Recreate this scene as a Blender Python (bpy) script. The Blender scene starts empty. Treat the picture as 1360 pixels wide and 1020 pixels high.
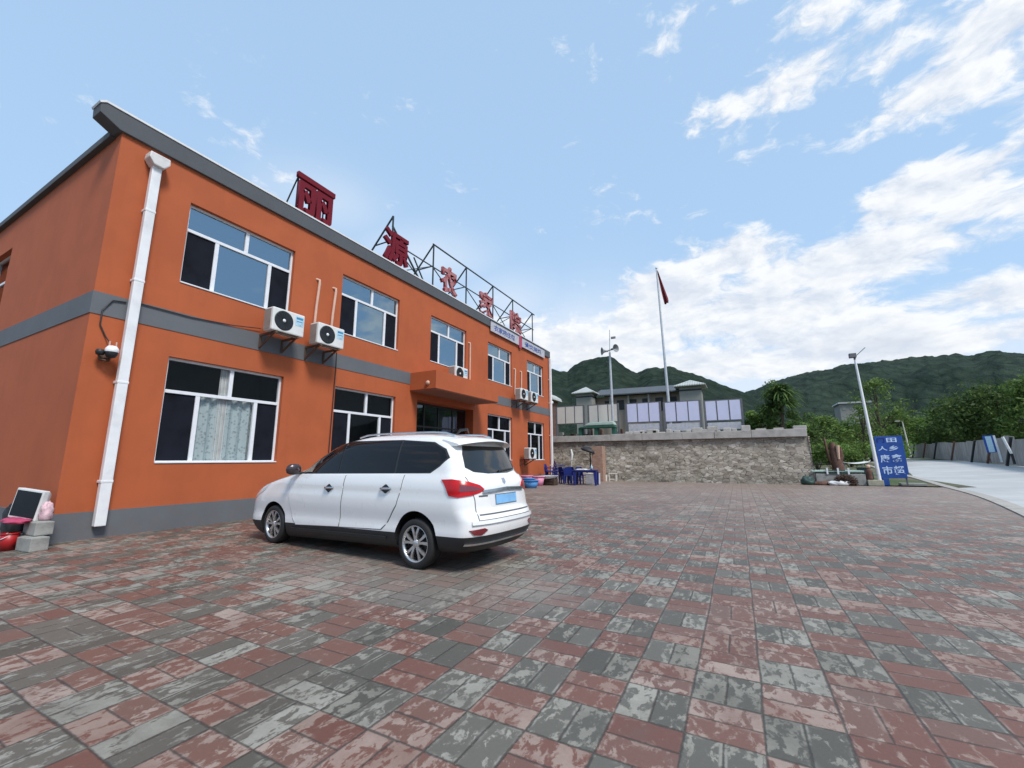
import bpy, bmesh, math, random
from math import radians as R, sin, cos, pi
from mathutils import Vector, Matrix
from mathutils.bvhtree import BVHTree
random.seed(7)
SC = bpy.context.scene
COL = SC.collection

# ------------------------------------------------------------------ camera
CAM_H = 1.26
YAW, PITCH, ROLL, FPX = R(27.823), R(10.152), R(-0.249), 560.0
_f = Vector((-sin(YAW)*cos(PITCH), cos(YAW)*cos(PITCH), sin(PITCH)))
_r0 = Vector((cos(YAW), sin(YAW), 0)); _u0 = _r0.cross(_f)
_r = _r0*cos(ROLL) + _u0*sin(ROLL); _u = _r.cross(_f)
EYE = Vector((0, 0, CAM_H))
cam = bpy.data.objects.new('camera', bpy.data.cameras.new('camera')); COL.objects.link(cam)
cam.data.lens = FPX/1360*36; cam.data.sensor_width = 36
cam.data.clip_start = 0.05; cam.data.clip_end = 6000
cam.matrix_world = Matrix(((_r.x, _u.x, -_f.x, 0), (_r.y, _u.y, -_f.y, 0), (_r.z, _u.z, -_f.z, CAM_H), (0, 0, 0, 1)))
SC.camera = cam
def ray(px, py): return _f + _r*((px-680)/FPX) - _u*((py-510)/FPX)
def at(px, py, t): return EYE + ray(px, py)*t                       # a point seen there, t metres ahead
def on_y(px, py, y): d = ray(px, py); return EYE + d*(y/d.y)
def azel(px, py): d = ray(px, py); return math.atan2(d.x, d.y), math.atan2(d.z, math.hypot(d.x, d.y))

SC.view_settings.view_transform = 'Standard'; SC.view_settings.look = 'None'
SC.view_settings.gamma = 1; SC.view_settings.exposure = 0.70
SC.cycles.max_bounces = 6; SC.cycles.transparent_max_bounces = 8
SC.cycles.caustics_reflective = False; SC.cycles.caustics_refractive = False

# ------------------------------------------------------------------ shader expression helper
class S:
    def __init__(s, nt, k): s.nt, s.k = nt, k
    def _m(s, op, *a):
        n = s.nt.nodes.new('ShaderNodeMath'); n.operation = op
        for i, v in enumerate((s,)+a):
            if isinstance(v, S): s.nt.links.new(v.k, n.inputs[i])
            else: n.inputs[i].default_value = v
        return S(s.nt, n.outputs[0])
    def __add__(s, o): return s._m('ADD', o)
    __radd__ = __add__
    def __sub__(s, o): return s._m('SUBTRACT', o)
    def __rsub__(s, o): return (s*-1)+o
    def __mul__(s, o): return s._m('MULTIPLY', o)
    __rmul__ = __mul__
    def __truediv__(s, o): return s._m('DIVIDE', o)
    def floor(s): return s._m('FLOOR')
    def fract(s): return s._m('FRACT')
    def min(s, o): return s._m('MINIMUM', o)
    def max(s, o): return s._m('MAXIMUM', o)
    def mod(s, o): return s._m('FLOORED_MODULO', o)
    def pow(s, o): return s._m('POWER', o)
    def exp(s): return s._m('EXPONENT')
    def gt(s, o): return s._m('GREATER_THAN', o)
    def atan2(s, o): return s._m('ARCTAN2', o)
    def asin(s): return s._m('ARCSINE')
    def abs(s): return s._m('ABSOLUTE')
    def step(s, a, b):
        n = s.nt.nodes.new('ShaderNodeMapRange'); n.interpolation_type = 'SMOOTHSTEP'
        s.nt.links.new(s.k, n.inputs[0]); n.inputs[1].default_value = a; n.inputs[2].default_value = b
        return S(s.nt, n.outputs[0])
class T:
    """node tree with short-hands"""
    def __init__(s, nt): s.nt = nt; s.L = nt.links.new
    def new(s, t): return s.nt.nodes.new('ShaderNode'+t)
    def obj(s): return s.new('TexCoord').outputs['Object']
    def pos(s): return s.new('NewGeometry').outputs['Position']
    def sep(s, v):
        n = s.new('SeparateXYZ'); s.L(v, n.inputs[0]); return [S(s.nt, o) for o in n.outputs]
    def vec(s, x, y, z=0.0):
        n = s.new('CombineXYZ')
        for i, v in enumerate((x, y, z)):
            if isinstance(v, S): s.L(v.k, n.inputs[i])
            else: n.inputs[i].default_value = v
        return n.outputs[0]
    def noise(s, v, scale, detail=4, rough=0.55, dist=0.0, color=False):
        n = s.new('TexNoise'); s.L(v, n.inputs['Vector']); n.inputs['Scale'].default_value = scale
        n.inputs['Detail'].default_value = detail; n.inputs['Roughness'].default_value = rough; n.inputs['Distortion'].default_value = dist
        return n.outputs['Color'] if color else S(s.nt, n.outputs[0])
    def white(s, v):
        n = s.new('TexWhiteNoise'); n.noise_dimensions = '3D'; s.L(v, n.inputs['Vector']); return S(s.nt, n.outputs['Value'])
    def voro(s, v, scale, feature='F1', out='Distance', rnd=1.0):
        n = s.new('TexVoronoi'); n.feature = feature; s.L(v, n.inputs['Vector']); n.inputs['Scale'].default_value = scale
        n.inputs['Randomness'].default_value = rnd
        return n.outputs[out] if out != 'Distance' else S(s.nt, n.outputs['Distance'])
    def scale(s, v, sx, sy, sz):
        n = s.new('VectorMath'); n.operation = 'MULTIPLY'; s.L(v, n.inputs[0]); n.inputs[1].default_value = (sx, sy, sz); return n.outputs[0]
    def addv(s, a, b, k):
        m = s.new('VectorMath'); m.operation = 'MULTIPLY_ADD'; s.L(b, m.inputs[0]); m.inputs[1].default_value = (k, k, k); s.L(a, m.inputs[2]); return m.outputs[0]
    def mix(s, f, a, b):
        n = s.new('Mix'); n.data_type = 'RGBA'
        if isinstance(f, S): s.L(f.k, n.inputs[0])
        else: n.inputs[0].default_value = f
        for i, v in ((6, a), (7, b)):
            if isinstance(v, (tuple, list)): n.inputs[i].default_value = (*v[:3], 1)
            else: s.L(v.k if isinstance(v, S) else v, n.inputs[i])
        return n.outputs[2]
    def ramp(s, f, stops):
        n = s.new('ValToRGB'); s.L(f.k, n.inputs[0]); e = n.color_ramp.elements
        while len(e) < len(stops): e.new(0.5)
        for i, (p, c) in enumerate(stops): e[i].position = p; e[i].color = (*c, 1)
        return n.outputs[0]
    def bump(s, h, strength=0.4, dist=0.02, normal=None):
        n = s.new('Bump'); s.L(h.k, n.inputs['Height']); n.inputs['Strength'].default_value = strength; n.inputs['Distance'].default_value = dist
        if normal is not None: s.L(normal, n.inputs['Normal'])
        return n.outputs[0]
def material(name):
    m = bpy.data.materials.new(name); m.use_nodes = True
    t = T(m.node_tree); b = m.node_tree.nodes['Principled BSDF']
    return m, t, b
def setin(t, b, name, v):
    i = b.inputs[name]
    if isinstance(v, S): t.L(v.k, i)
    elif isinstance(v, bpy.types.NodeSocket): t.L(v, i)
    elif isinstance(v, (tuple, list)): i.default_value = (*v[:3], 1)
    else: i.default_value = v
def simple(name, col, rough=0.6, metal=0.0, var=0.12, vscale=6.0, bump=0.0, bscale=40.0, spec=None, coat=0.0):
    """plain surface with some soiling"""
    m, t, b = material(name)
    p = t.obj(); n = t.noise(p, vscale, 5, 0.6)
    dark = tuple(c*(1-var*2) for c in col); lite = tuple(min(1, c*(1+var)) for c in col)
    setin(t, b, 'Base Color', t.ramp(n, ((0.25, dark), (0.5, col), (0.78, lite))))
    n2 = t.noise(p, vscale*4, 3)
    setin(t, b, 'Roughness', (n2-0.5)*0.2+rough)
    b.inputs['Metallic'].default_value = metal
    if spec is not None: b.inputs['Specular IOR Level'].default_value = spec
    if coat: b.inputs['Coat Weight'].default_value = coat; b.inputs['Coat Roughness'].default_value = 0.04
    if bump: setin(t, b, 'Normal', t.bump(t.noise(p, bscale, 5), bump, 0.01))
    return m

# ------------------------------------------------------------------ sky and sun
SUN_EL, SUN_AZ = R(52), R(116)              # azimuth from +Y towards +X
world = bpy.data.worlds.new('World'); SC.world = world; world.use_nodes = True
wt = T(world.node_tree); bg = world.node_tree.nodes['Background']
sky = wt.new('TexSky'); sky.sky_type = 'NISHITA'; sky.sun_disc = False
sky.sun_elevation = SUN_EL; sky.sun_rotation = SUN_AZ; sky.altitude = 200; sky.dust_density = 1.5; sky.air_density = 1.0
gen = wt.new('TexCoord').outputs['Generated']
dx, dy, dz = wt.sep(gen)
az = dx.atan2(dy); el = dz.max(-1).min(1).asin()
blobs = [  # azimuth, elevation (deg), radii (deg), weight: where cloud banks stand
    (20, 43, 20, 3.2, .44), (12, 38.5, 15, 3.2, .62), (22, 33, 10, 2.6, .55), (27, 35, 7, 3, .55), (25, 47, 12, 3, .5),
    (20, 25, 8, 2.8, .75), (12, 20.5, 12, 3.2, .80), (25, 22, 9, 2.4, .55), (3, 17, 12, 3.6, .9), (-7, 20.5, 9, 3.8, .92), (2, 23.5, 8, 2.6, .7), (-9, 17, 8, 4.6, .95), (10, 13, 16, 2.8, .70),
    (24, 14, 9, 2.3, .8), (-2, 11.5, 16, 2.6, .85), (16, 11, 14, 1.9, .85), (-19, 15, 7, 3.6, .9), (-23, 15, 9, 4.5, .62), (33, 28, 9, 3, .7), (8, 48, 10, 2, .5),
    
    (95, 55, 50, 14, .45), (44, 17, 10, 6, .7), (170, 35, 50, 22, .4), (-120, 30, 30, 14, .35)]
field = None
for a0, e0, ra, re, w in blobs:
    u = (az-R(a0))*(1/R(ra)); v = (el-R(e0)+(az-R(a0))*0.04)*(1/R(re))
    g = ((u*u+v*v)*-1.0).exp()*w
    field = g if field is None else field.max(g)
def vdet(v, scale, detail):
    n = wt.new('TexVoronoi'); n.feature = 'F1'; n.voronoi_dimensions = '2D'; wt.L(v, n.inputs['Vector']); n.inputs['Scale'].default_value = scale
    n.inputs['Detail'].default_value = detail; n.inputs['Roughness'].default_value = 0.55; n.normalize = True
    return S(world.node_tree, n.outputs['Distance'])
def density(da, de):
    cv = wt.vec((az+da)*6.0, ((el+de)+(az+da)*0.03)*12.0, 0.0)
    cv2 = wt.addv(cv, wt.noise(cv, 1.1, 3, 0.6, color=True), 0.75)
    n1 = wt.noise(cv2, 0.95, 7, 0.64, 0.0); vb = vdet(cv2, 1.7, 3)
    return field*0.95 + n1*1.75 - vb*0.60 - 0.94
dens = density(0.0, 0.0)
lit = ((dens-density(R(1.2), R(1.0)))*2.4+0.62).max(0.0).min(1.0)
cmask = dens.step(-0.06, 0.30)
thick = dens.step(0.30, 0.85)
ccol = wt.mix(lit, (5.2, 5.65, 6.4), (7.3, 7.4, 7.5))
n2 = wt.noise(wt.vec(az*4.0, (el-az*0.12)*9.0, 4.0), 1.6, 6, 0.6)
ccol = wt.mix(thick*n2.step(.42, .66)*(1-el.step(R(14), R(30)))*0.9, ccol, (4.5, 4.95, 5.75))
soft = None
for a0, e0, ra, re, w in ((-17, 16, 9, 6.5, .9), (-27.5, 21, 8, 4, .6), (-40, 26.5, 9, 3.6, .62), (-54, 31, 8, 3.4, .5), (0, 8, 40, 5, .8), (60, 8, 60, 5, .6)):
    u = (az-R(a0))*(1/R(ra)); v = (el-R(e0))*(1/R(re)); g = ((u*u+v*v)*-1.0).exp()*w; soft = g if soft is None else soft.max(g)
soft = (soft*(wt.noise(gen, 3.2, 5, .55)*1.2+.35)).min(1.0)
veil = (el*-2.2).exp()
skycol = wt.mix(veil*0.15+0.72, sky.outputs[0], (3.65, 5.4, 7.6))
skycol = wt.mix(soft*0.75, skycol, (6.6, 6.9, 7.3))
skyc = wt.mix(cmask*0.93, skycol, ccol)
below = dz.step(-0.02, 0.0)
fin = wt.mix(below, (1.6, 1.7, 1.6), skyc)
wt.L(fin, bg.inputs[0]); bg.inputs[1].default_value = 0.085

sun = bpy.data.objects.new('sun', bpy.data.lights.new('sun', 'SUN')); COL.objects.link(sun)
sun.data.energy = 2.1; sun.data.angle = R(15); sun.data.color = (1.0, 0.95, 0.88)
sd = Vector((sin(SUN_AZ)*cos(SUN_EL), cos(SUN_AZ)*cos(SUN_EL), sin(SUN_EL)))
sun.rotation_euler = sd.to_track_quat('Z', 'Y').to_euler(); sun.location = sd*60

# ------------------------------------------------------------------ mesh helpers
class MB:
    def __init__(s): s.v, s.f, s.m, s.sm = [], [], [], []
    def add(s, vs, fs, mat=0, smooth=False):
        o = len(s.v); s.v += [tuple(p) for p in vs]
        for f in fs: s.f.append([o+i for i in f]); s.m.append(mat); s.sm.append(smooth)
        return s
    def box(s, x0, x1, y0, y1, z0, z1, mat=0, M=None):
        vs = [Vector((x, y, z)) for z in (z0, z1) for y in (y0, y1) for x in (x0, x1)]
        if M is not None: vs = [M @ p for p in vs]
        return s.add(vs, [(0, 2, 3, 1), (4, 5, 7, 6), (0, 1, 5, 4), (2, 6, 7, 3), (0, 4, 6, 2), (1, 3, 7, 5)], mat)
    def quad(s, a, b, c, d, mat=0): return s.add([a, b, c, d], [(0, 1, 2, 3)], mat)
    def tube(s, pts, rad, n=8, mat=0, cap=True, smooth=True):
        pts = [Vector(p) for p in pts]; k = len(pts)
        rad = rad if isinstance(rad, (list, tuple)) else [rad]*k
        vs, fs = [], []
        for i, p in enumerate(pts):
            d = (pts[min(i+1, k-1)]-pts[max(i-1, 0)]).normalized()
            a = d.cross(Vector((0, 0, 1)) if abs(d.z) < 0.9 else Vector((1, 0, 0))).normalized(); b = d.cross(a)
            for j in range(n):
                t = 2*pi*(j+0.5)/n; vs.append(p+(a*cos(t)+b*sin(t))*rad[i])
        for i in range(k-1):
            for j in range(n):
                fs.append((i*n+j, i*n+(j+1) % n, (i+1)*n+(j+1) % n, (i+1)*n+j))
        s.add(vs, fs, mat, smooth and n > 5)
        if cap:
            s.add(vs[:n], [tuple(range(n))[::-1]], mat); s.add(vs[-n:], [tuple(range(n))], mat)
        return s
    def bar(s, a, b, w, h=None, mat=0):
        """square bar between two points"""
        return s.tube([a, b], (w if h is None else (w+h)/2)*0.7071, 4, mat)
    def lathe(s, prof, M, n=24, mat=0, smooth=True):
        """prof: (radius, axial) pairs about local Z"""
        vs, fs = [], []
        for r_, z in prof:
            for j in range(n): vs.append(M @ Vector((r_*cos(2*pi*j/n), r_*sin(2*pi*j/n), z)))
        for i in range(len(prof)-1):
            for j in range(n): fs.append((i*n+j, i*n+(j+1) % n, (i+1)*n+(j+1) % n, (i+1)*n+j))
        return s.add(vs, fs, mat, smooth)
    def prism(s, poly, fn0, fn1, mat=0):
        """2-D polygon, two maps to 3-D"""
        a = [fn0(*p) for p in poly]; b = [fn1(*p) for p in poly]; n = len(poly)
        s.add(a+b, [tuple(range(n))[::-1], tuple(range(n, 2*n))]+[(i, (i+1) % n, n+(i+1) % n, n+i) for i in range(n)], mat); return s
    def build(s, name, mats, parent=None, bevel=0.0, merge=False, recalc=True, org=None):
        me = bpy.data.meshes.new(name); org = Vector(org) if org is not None else Vector()
        me.from_pydata([tuple(Vector(p)-org) for p in s.v], [], s.f)
        me.polygons.foreach_set('material_index', s.m); me.polygons.foreach_set('use_smooth', s.sm); me.update()
        for m in (mats if isinstance(mats, (list, tuple)) else [mats]): me.materials.append(m)
        if bevel or merge or recalc:
            bm = bmesh.new(); bm.from_mesh(me)
            if merge: bmesh.ops.remove_doubles(bm, verts=bm.verts, dist=1e-4)
            if recalc: bmesh.ops.recalc_face_normals(bm, faces=bm.faces)
            if bevel:
                es = [e for e in bm.edges if len(e.link_faces) == 2 and e.calc_face_angle(0) > 0.6]
                bmesh.ops.bevel(bm, geom=es, offset=bevel, segments=2, affect='EDGES', profile=0.6, clamp_overlap=True)
            bm.to_mesh(me); bm.free()
        o = bpy.data.objects.new(name, me); COL.objects.link(o); o.location = org
        if parent is not None:
            o.parent = parent; pl = parent.matrix_world_abs if hasattr(parent, 'matrix_world_abs') else None
        return o
def tag(o, label=None, cat=None, group=None, kind=None):
    for k, v in (('label', label), ('category', cat), ('group', group), ('kind', kind)):
        if v: o[k] = v
    return o
def thing(name, label, cat, loc=(0, 0, 0), rz=0.0, group=None):
    o = bpy.data.objects.new(name, None); COL.objects.link(o)
    o.empty_display_size = 0.2; o.location = loc; o.rotation_euler = (0, 0, rz)
    return tag(o, label, cat, group)
def child(mb, name, mats, parent, **k):
    """mb is in the parent's own coordinates"""
    o = mb.build(name, mats, None, **k); o.parent = parent; return o
def copy_tree(o, parent=None):
    c = o.copy(); COL.objects.link(c); c.parent = parent
    for ch in [x for x in bpy.data.objects if x.parent == o]: copy_tree(ch, c)
    return c
def struct(mb, name, m, **k): return tag(mb.build(name, m, **k), kind='structure')

def text_mesh(txt, size, depth, bold=0.0):
    cu = bpy.data.curves.new('text', 'FONT'); cu.body = txt; cu.size = size; cu.extrude = depth/2; cu.offset = bold
    cu.align_x = 'CENTER'; cu.align_y = 'CENTER'; cu.resolution_u = 3
    o = bpy.data.objects.new('text', cu); COL.objects.link(o)
    dg = bpy.context.evaluated_depsgraph_get(); ev = o.evaluated_get(dg)
    me = bpy.data.meshes.new_from_object(ev); bpy.data.objects.remove(o); bpy.data.curves.remove(cu)
    return me
def text_obj(name, txt, size, depth, m, M, parent=None, bold=0.0, fit=None):
    me = text_mesh(txt, size, depth, bold)
    if fit and len(me.vertices):
        xs = [v.co.x for v in me.vertices]; ys = [v.co.y for v in me.vertices]
        cx, cy = (min(xs)+max(xs))/2, (min(ys)+max(ys))/2
        sx, sy = fit[0]/(max(xs)-min(xs)), fit[1]/(max(ys)-min(ys))
        for v in me.vertices: v.co.x = (v.co.x-cx)*sx; v.co.y = (v.co.y-cy)*sy
    me.materials.clear(); me.materials.append(m); me.name = name
    o = bpy.data.objects.new(name, me); COL.objects.link(o); o.matrix_world = M
    if parent is not None: o.parent = parent
    return o
# a frame whose local x runs along +Y (facade seen from the yard), local y up, local z towards +X
FAC = Matrix(((0, 0, 1, 0), (1, 0, 0, 0), (0, 1, 0, 0), (0, 0, 0, 1)))

# ------------------------------------------------------------------ materials
def m_paving():
    m, t, b = material('clay_pavers'); p = t.pos(); x, y, z = t.sep(p)
    wob = t.noise(p, 0.7, 2); C = 0.335
    px = (x+(wob-0.5)*0.05)/C; py = (y+(wob-0.5)*0.05)/C
    cx, cy = px.floor(), py.floor(); fx, fy = px.fract(), py.fract()
    chk = (cx+cy).mod(2.0)                                   # 0 red, 1 grey
    hx = (fx*2)*chk+fx*(1-chk); hy = (fy*2)*(1-chk)+fy*chk
    ix, iy = hx.floor(), hy.floor(); gx, gy = hx.fract(), hy.fract()
    sx = chk*-0.5+1; sy = chk*0.5+0.5
    ex = gx.min(1-gx)*sx*C; ey = gy.min(1-gy)*sy*C
    ed = ex.min(ey)                                           # metres to the joint
    jn = t.noise(p, 40, 3)
    jw = t.noise(p, 3.5, 4, 0.7)
    joint = 1-(ed+(jn-0.5)*0.010-(jw-0.5)*0.020).step(0.0, 0.011)
    bid = t.vec(cx*2+ix, cy*2+iy, chk)
    rnd = t.white(bid); rnd2 = t.white(t.vec(cy*2+iy, cx*2+ix, 5.0))
    swap = t.white(t.vec(cx, cy, 9.0)).gt(0.93)
    chk2 = (chk-swap).abs()
    red = t.ramp(rnd, ((0, (.150, .057, .040)), (.5, (.180, .077, .055)), (1, (.165, .088, .067))))
    gry = t.ramp(rnd, ((0, (.070, .066, .052)), (.5, (.100, .094, .076)), (1, (.135, .125, .102))))
    base = t.mix(chk2, red, gry)
    q = t.addv(p, t.noise(p, 6, 3, color=True), 0.10)
    q = t.addv(q, t.vec(rnd*3, rnd2*3, 0), 1.0)
    fine_ = t.noise(p, 60, 4, 0.7)
    w1 = t.noise(t.scale(q, 1.0, 0.50, 1), 17.0, 8, 0.66, 0.25)
    w2 = t.noise(p, 0.55, 4, 0.6)                             # traffic wear, metres wide
    thr = w1 + (rnd2-0.5)*0.16 + (w2-0.5)*0.45
    worn = thr.step(0.505, 0.575)
    wcol = t.mix(chk2, t.mix(rnd, (.32, .235, .192), (.44, .35, .30)), t.mix(rnd, (.265, .252, .212), (.41, .395, .345)))
    edge = (1-(ed+(jn-0.5)*0.03).step(0.004, 0.03))*t.noise(p, 5, 4, .7).step(.5, .62)
    lime = (1-((ex-0.010)*(1/0.012)).abs().step(0.2, 1.0))*t.noise(p, 3.0, 5, .7).step(.52, .62)
    wamt = t.noise(p, 2.1, 5, 0.65).step(.30, .62)*0.48+0.34
    c = t.mix((worn*wamt).max(edge*0.45).max(lime*0.7), base, wcol)
    stain = t.noise(p, 0.9, 7, 0.68, 0.3)
    c = t.mix(stain.step(.48, .74)*0.45, c, t.mix(fine_, (.085, .072, .060), (.16, .135, .115)))
    fine = fine_
    c = t.mix((fine-0.35)*0.35, c, (.05, .045, .04))
    # dusty bare patch where the car is always parked
    dd = ((x+3.3)*(x+3.3)*0.16+(y-4.0)*(y-4.0)*0.55)
    dust = ((dd*-1).exp()+(t.noise(p, 1.6, 5, 0.65)-0.5)*0.9).step(0.42, 0.80)
    c = t.mix(dust*0.6, c, t.mix(fine, (.20, .165, .14), (.30, .265, .24)))
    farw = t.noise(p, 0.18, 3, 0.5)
    c = t.mix((y.step(6.0, 20.0)*0.48+(farw-0.5)*0.4).max(0.0), c, (.37, .285, .24))  # yard pales with distance in the colour itself, for glancing sheen
    c = t.mix(0.12, c, (.03, .024, .018))
    c = t.mix(joint*0.80, c, (.035, .030, .025))
    setin(t, b, 'Base Color', c)
    setin(t, b, 'Roughness', (worn*0.16)+(fine-0.5)*0.25+0.50)
    h = (1-joint)*1.0 + worn*0.12 + fine*0.10 + rnd*0.25
    setin(t, b, 'Normal', t.bump(h, 0.55, 0.006))
    return m
def m_render(name, col, streak=0.20):
    """painted cement render"""
    m, t, b = material(name); p = t.pos(); x, y, z = t.sep(p)
    n = t.noise(p, 1.1, 6, 0.6); n2 = t.noise(t.scale(p, 3, 3, .35), 1.6, 5, 0.6)
    d = tuple(c*0.91 for c in col); l = tuple(c*1.05 for c in col)
    c = t.mix(n.step(.3, .72), d, l); c = t.mix(((n2-0.5)*streak*3).max(0.0), c, tuple(k*0.55 for k in col))
    low = (1-z.step(0.0, 0.75))*t.noise(p, 5, 6, 0.7).step(.38, .7)*0.30
    c = t.mix(low, c, (.16, .12, .10))
    setin(t, b, 'Base Color', c); b.inputs['Roughness'].default_value = 0.82
    setin(t, b, 'Normal', t.bump(t.noise(p, 70, 5, 0.7)+t.noise(p, 3, 3)*2, 0.25, 0.006)); return m
def m_stone():
    m, t, b = material('rubble_stone'); p = t.pos()
    q = t.addv(t.scale(p, 1.0, 1.0, 1.7), t.noise(p, 2.2, 4, color=True), 0.30)
    q = t.addv(q, t.noise(p, 9, 3, color=True), 0.06)
    e = t.voro(q, 3.6, 'DISTANCE_TO_EDGE'); ccell = t.voro(q, 3.6, 'F1', 'Color')
    cr, cg, cb = t.sep(ccell)
    col = t.ramp(cr, ((0, (.22, .185, .15)), (.3, (.37, .32, .26)), (.65, (.48, .43, .36)), (1, (.62, .57, .50))))
    n = t.noise(p, 7, 7, 0.68); big = t.noise(p, 0.33, 4, 0.6)
    col = t.mix((n-0.42)*1.6, col, (.54, .49, .43))
    col = t.mix(big.step(.42, .66)*0.55, col, (.24, .21, .165))
    x, y, z = t.sep(p)
    mortar = 1-(e+(n-0.5)*0.10).step(0.0, 0.075)
    col = t.mix(z.step(1.2, 2.4)*big.step(.35, .6)*.6, col, (.17, .145, .115))
    col = t.mix(mortar*0.85, col, t.mix(cb.step(.30, .55), (.50, .47, .42), (.13, .115, .095)))
    hole = t.noise(p, 3.1, 3, 0.6).step(0.66, 0.72)
    col = t.mix(hole*0.8, col, (.035, .03, .025))
    col = t.mix(t.noise(t.scale(p, 1, 1, .3), 1.2, 4).step(.56, .75)*0.35, col, (.10, .11, .06))
    setin(t, b, 'Base Color', col); b.inputs['Roughness'].default_value = 0.9
    setin(t, b, 'Normal', t.bump((1-mortar)*0.7+n*0.6+cg*0.4, 0.8, 0.04)); return m
def m_road():
    m, t, b = material('concrete_road'); p = t.pos(); x, y, z = t.sep(p)
    n = t.noise(p, 0.35, 5, 0.6); f = t.noise(p, 14, 6, 0.7); s_ = t.noise(t.scale(p, 2.0, .12, 1), 1.0, 4, .6)
    c = t.mix(n.step(.35, .7), (.40, .405, .405), (.50, .50, .49)); c = t.mix((f-0.4)*0.5, c, (.27, .27, .26))
    c = t.mix(s_.step(.55, .75)*0.35, c, (.24, .235, .225))
    j = (y/5.0).fract(); j = 1-j.min(1-j).step(0.001, 0.005); c = t.mix(j*0.6, c, (.12, .12, .11))
    setin(t, b, 'Base Color', c); b.inputs['Roughness'].default_value = 0.55
    setin(t, b, 'Normal', t.bump(f, 0.3, 0.004)); return m
def m_soil():
    m, t, b = material('soil_and_grass'); p = t.pos()
    n = t.noise(p, 0.25, 6, 0.65); f = t.noise(p, 5, 6, 0.7)
    c = t.mix(n.step(.38, .62), (.05, .085, .022), (.15, .125, .085)); c = t.mix((f-.4)*.8, c, (.03, .05, .015))
    setin(t, b, 'Base Color', c); b.inputs['Roughness'].default_value = 0.95
    setin(t, b, 'Normal', t.bump(f, 0.8, 0.08)); return m
def m_forest(name, a, bcol, ccol, sc=0.09):
    m, t, b = material(name); p = t.pos()
    v = t.voro(p, sc*1.6); n = t.noise(p, 0.011, 6, 0.6); f = t.noise(p, sc*2.2, 6, 0.72)
    c = t.mix(n.step(.38, .66), a, bcol); c = t.mix((f-.38).max(0.0)*1.6, c, ccol)
    c = t.mix(v.step(.25, .75)*0.5, c, tuple(k*.5 for k in a))
    setin(t, b, 'Base Color', c); b.inputs['Roughness'].default_value = 0.95; b.inputs['Specular IOR Level'].default_value = 0.1
    setin(t, b, 'Normal', t.bump(f*1.0-v*0.9, 1.0, 6.0)); return m
def m_leaf(name, a, bcol):
    m, t, b = material(name); p = t.pos()
    n = t.noise(p, 1.1, 4, 0.6); n2 = t.noise(p, 11, 2)
    c = t.mix(n.step(.35, .68), a, bcol); c = t.mix((n2-.45)*.8, c, tuple(min(1, k*1.7) for k in bcol))
    setin(t, b, 'Base Color', c); b.inputs['Roughness'].default_value = 0.6; b.inputs['Specular IOR Level'].default_value = 0.25
    tr = t.new('BsdfTranslucent'); t.L(c, tr.inputs[0]); mx = t.new('MixShader'); mx.inputs[0].default_value = 0.36
    t.L(b.outputs[0], mx.inputs[1]); t.L(tr.outputs[0], mx.inputs[2]); t.L(mx.outputs[0], m.node_tree.nodes['Material Output'].inputs[0]); return m
def m_glass(name, tint, ior=1.9, clear=0.5, base=(.01, .013, .018)):
    """window glass: coated pane, part see-through"""
    m, t, b = material(name); p = t.pos()
    setin(t, b, 'Base Color', base); b.inputs['Roughness'].default_value = 0.015; b.inputs['IOR'].default_value = ior
    b.inputs['Specular Tint'].default_value = (*tint, 1)
    setin(t, b, 'Normal', t.bump(t.noise(p, 0.9, 2), 0.04, 0.05))
    tr = t.new('BsdfTransparent'); tr.inputs[0].default_value = (*tuple(.75+.2*k for k in tint), 1)
    lw = t.new('LayerWeight'); lw.inputs[0].default_value = .5; F0 = ((ior-1)/(ior+1))**2
    mx = t.new('MixShader'); f = ((S(m.node_tree, lw.outputs['Facing']).pow(5.0)*(1-F0)+F0)*clear+(1-clear)).min(1.0); t.L(f.k, mx.inputs[0])
    t.L(tr.outputs[0], mx.inputs[1]); t.L(b.outputs[0], mx.inputs[2]); t.L(mx.outputs[0], m.node_tree.nodes['Material Output'].inputs[0]); return m
def m_letter():
    m, t, b = material('weathered_red_letter'); p = t.pos(); x, y, z = t.sep(p)
    n = t.noise(p, 4.5, 6, 0.65, 0.4); far = y.step(11.5, 13.0)
    fade = (n+far*0.20-0.10).step(.50, .62)*far
    c = t.mix(fade*0.55, t.mix(far, (.15, .004, .014), (.22, .018, .025)), (.55, .30, .30)); setin(t, b, 'Base Color', c); b.inputs['Roughness'].default_value = 0.6; b.inputs['Specular IOR Level'].default_value = .25; return m
def m_lace():
    m, t, b = material('lace_curtain'); p = t.obj(); v = t.voro(p, 16); n = t.noise(p, 9, 4)
    c = t.mix((v+n*0.5).step(.35, .75), (.26, .32, .34), (.46, .54, .56)); setin(t, b, 'Base Color', c); b.inputs['Roughness'].default_value = .9; return m
def m_brick():
    m, t, b = material('red_brick'); n = t.new('TexBrick'); bx_, by_, bz_ = t.sep(t.obj()); t.L(t.vec(bx_+by_, bz_, 0.0), n.inputs[0])
    n.inputs['Color1'].default_value = (.30, .15, .10, 1); n.inputs['Color2'].default_value = (.40, .25, .18, 1); n.inputs['Mortar'].default_value = (.3, .28, .25, 1)
    n.inputs['Scale'].default_value = 4; t.L(n.outputs[0], b.inputs['Base Color']); b.inputs['Roughness'].default_value = .9; return m
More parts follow.
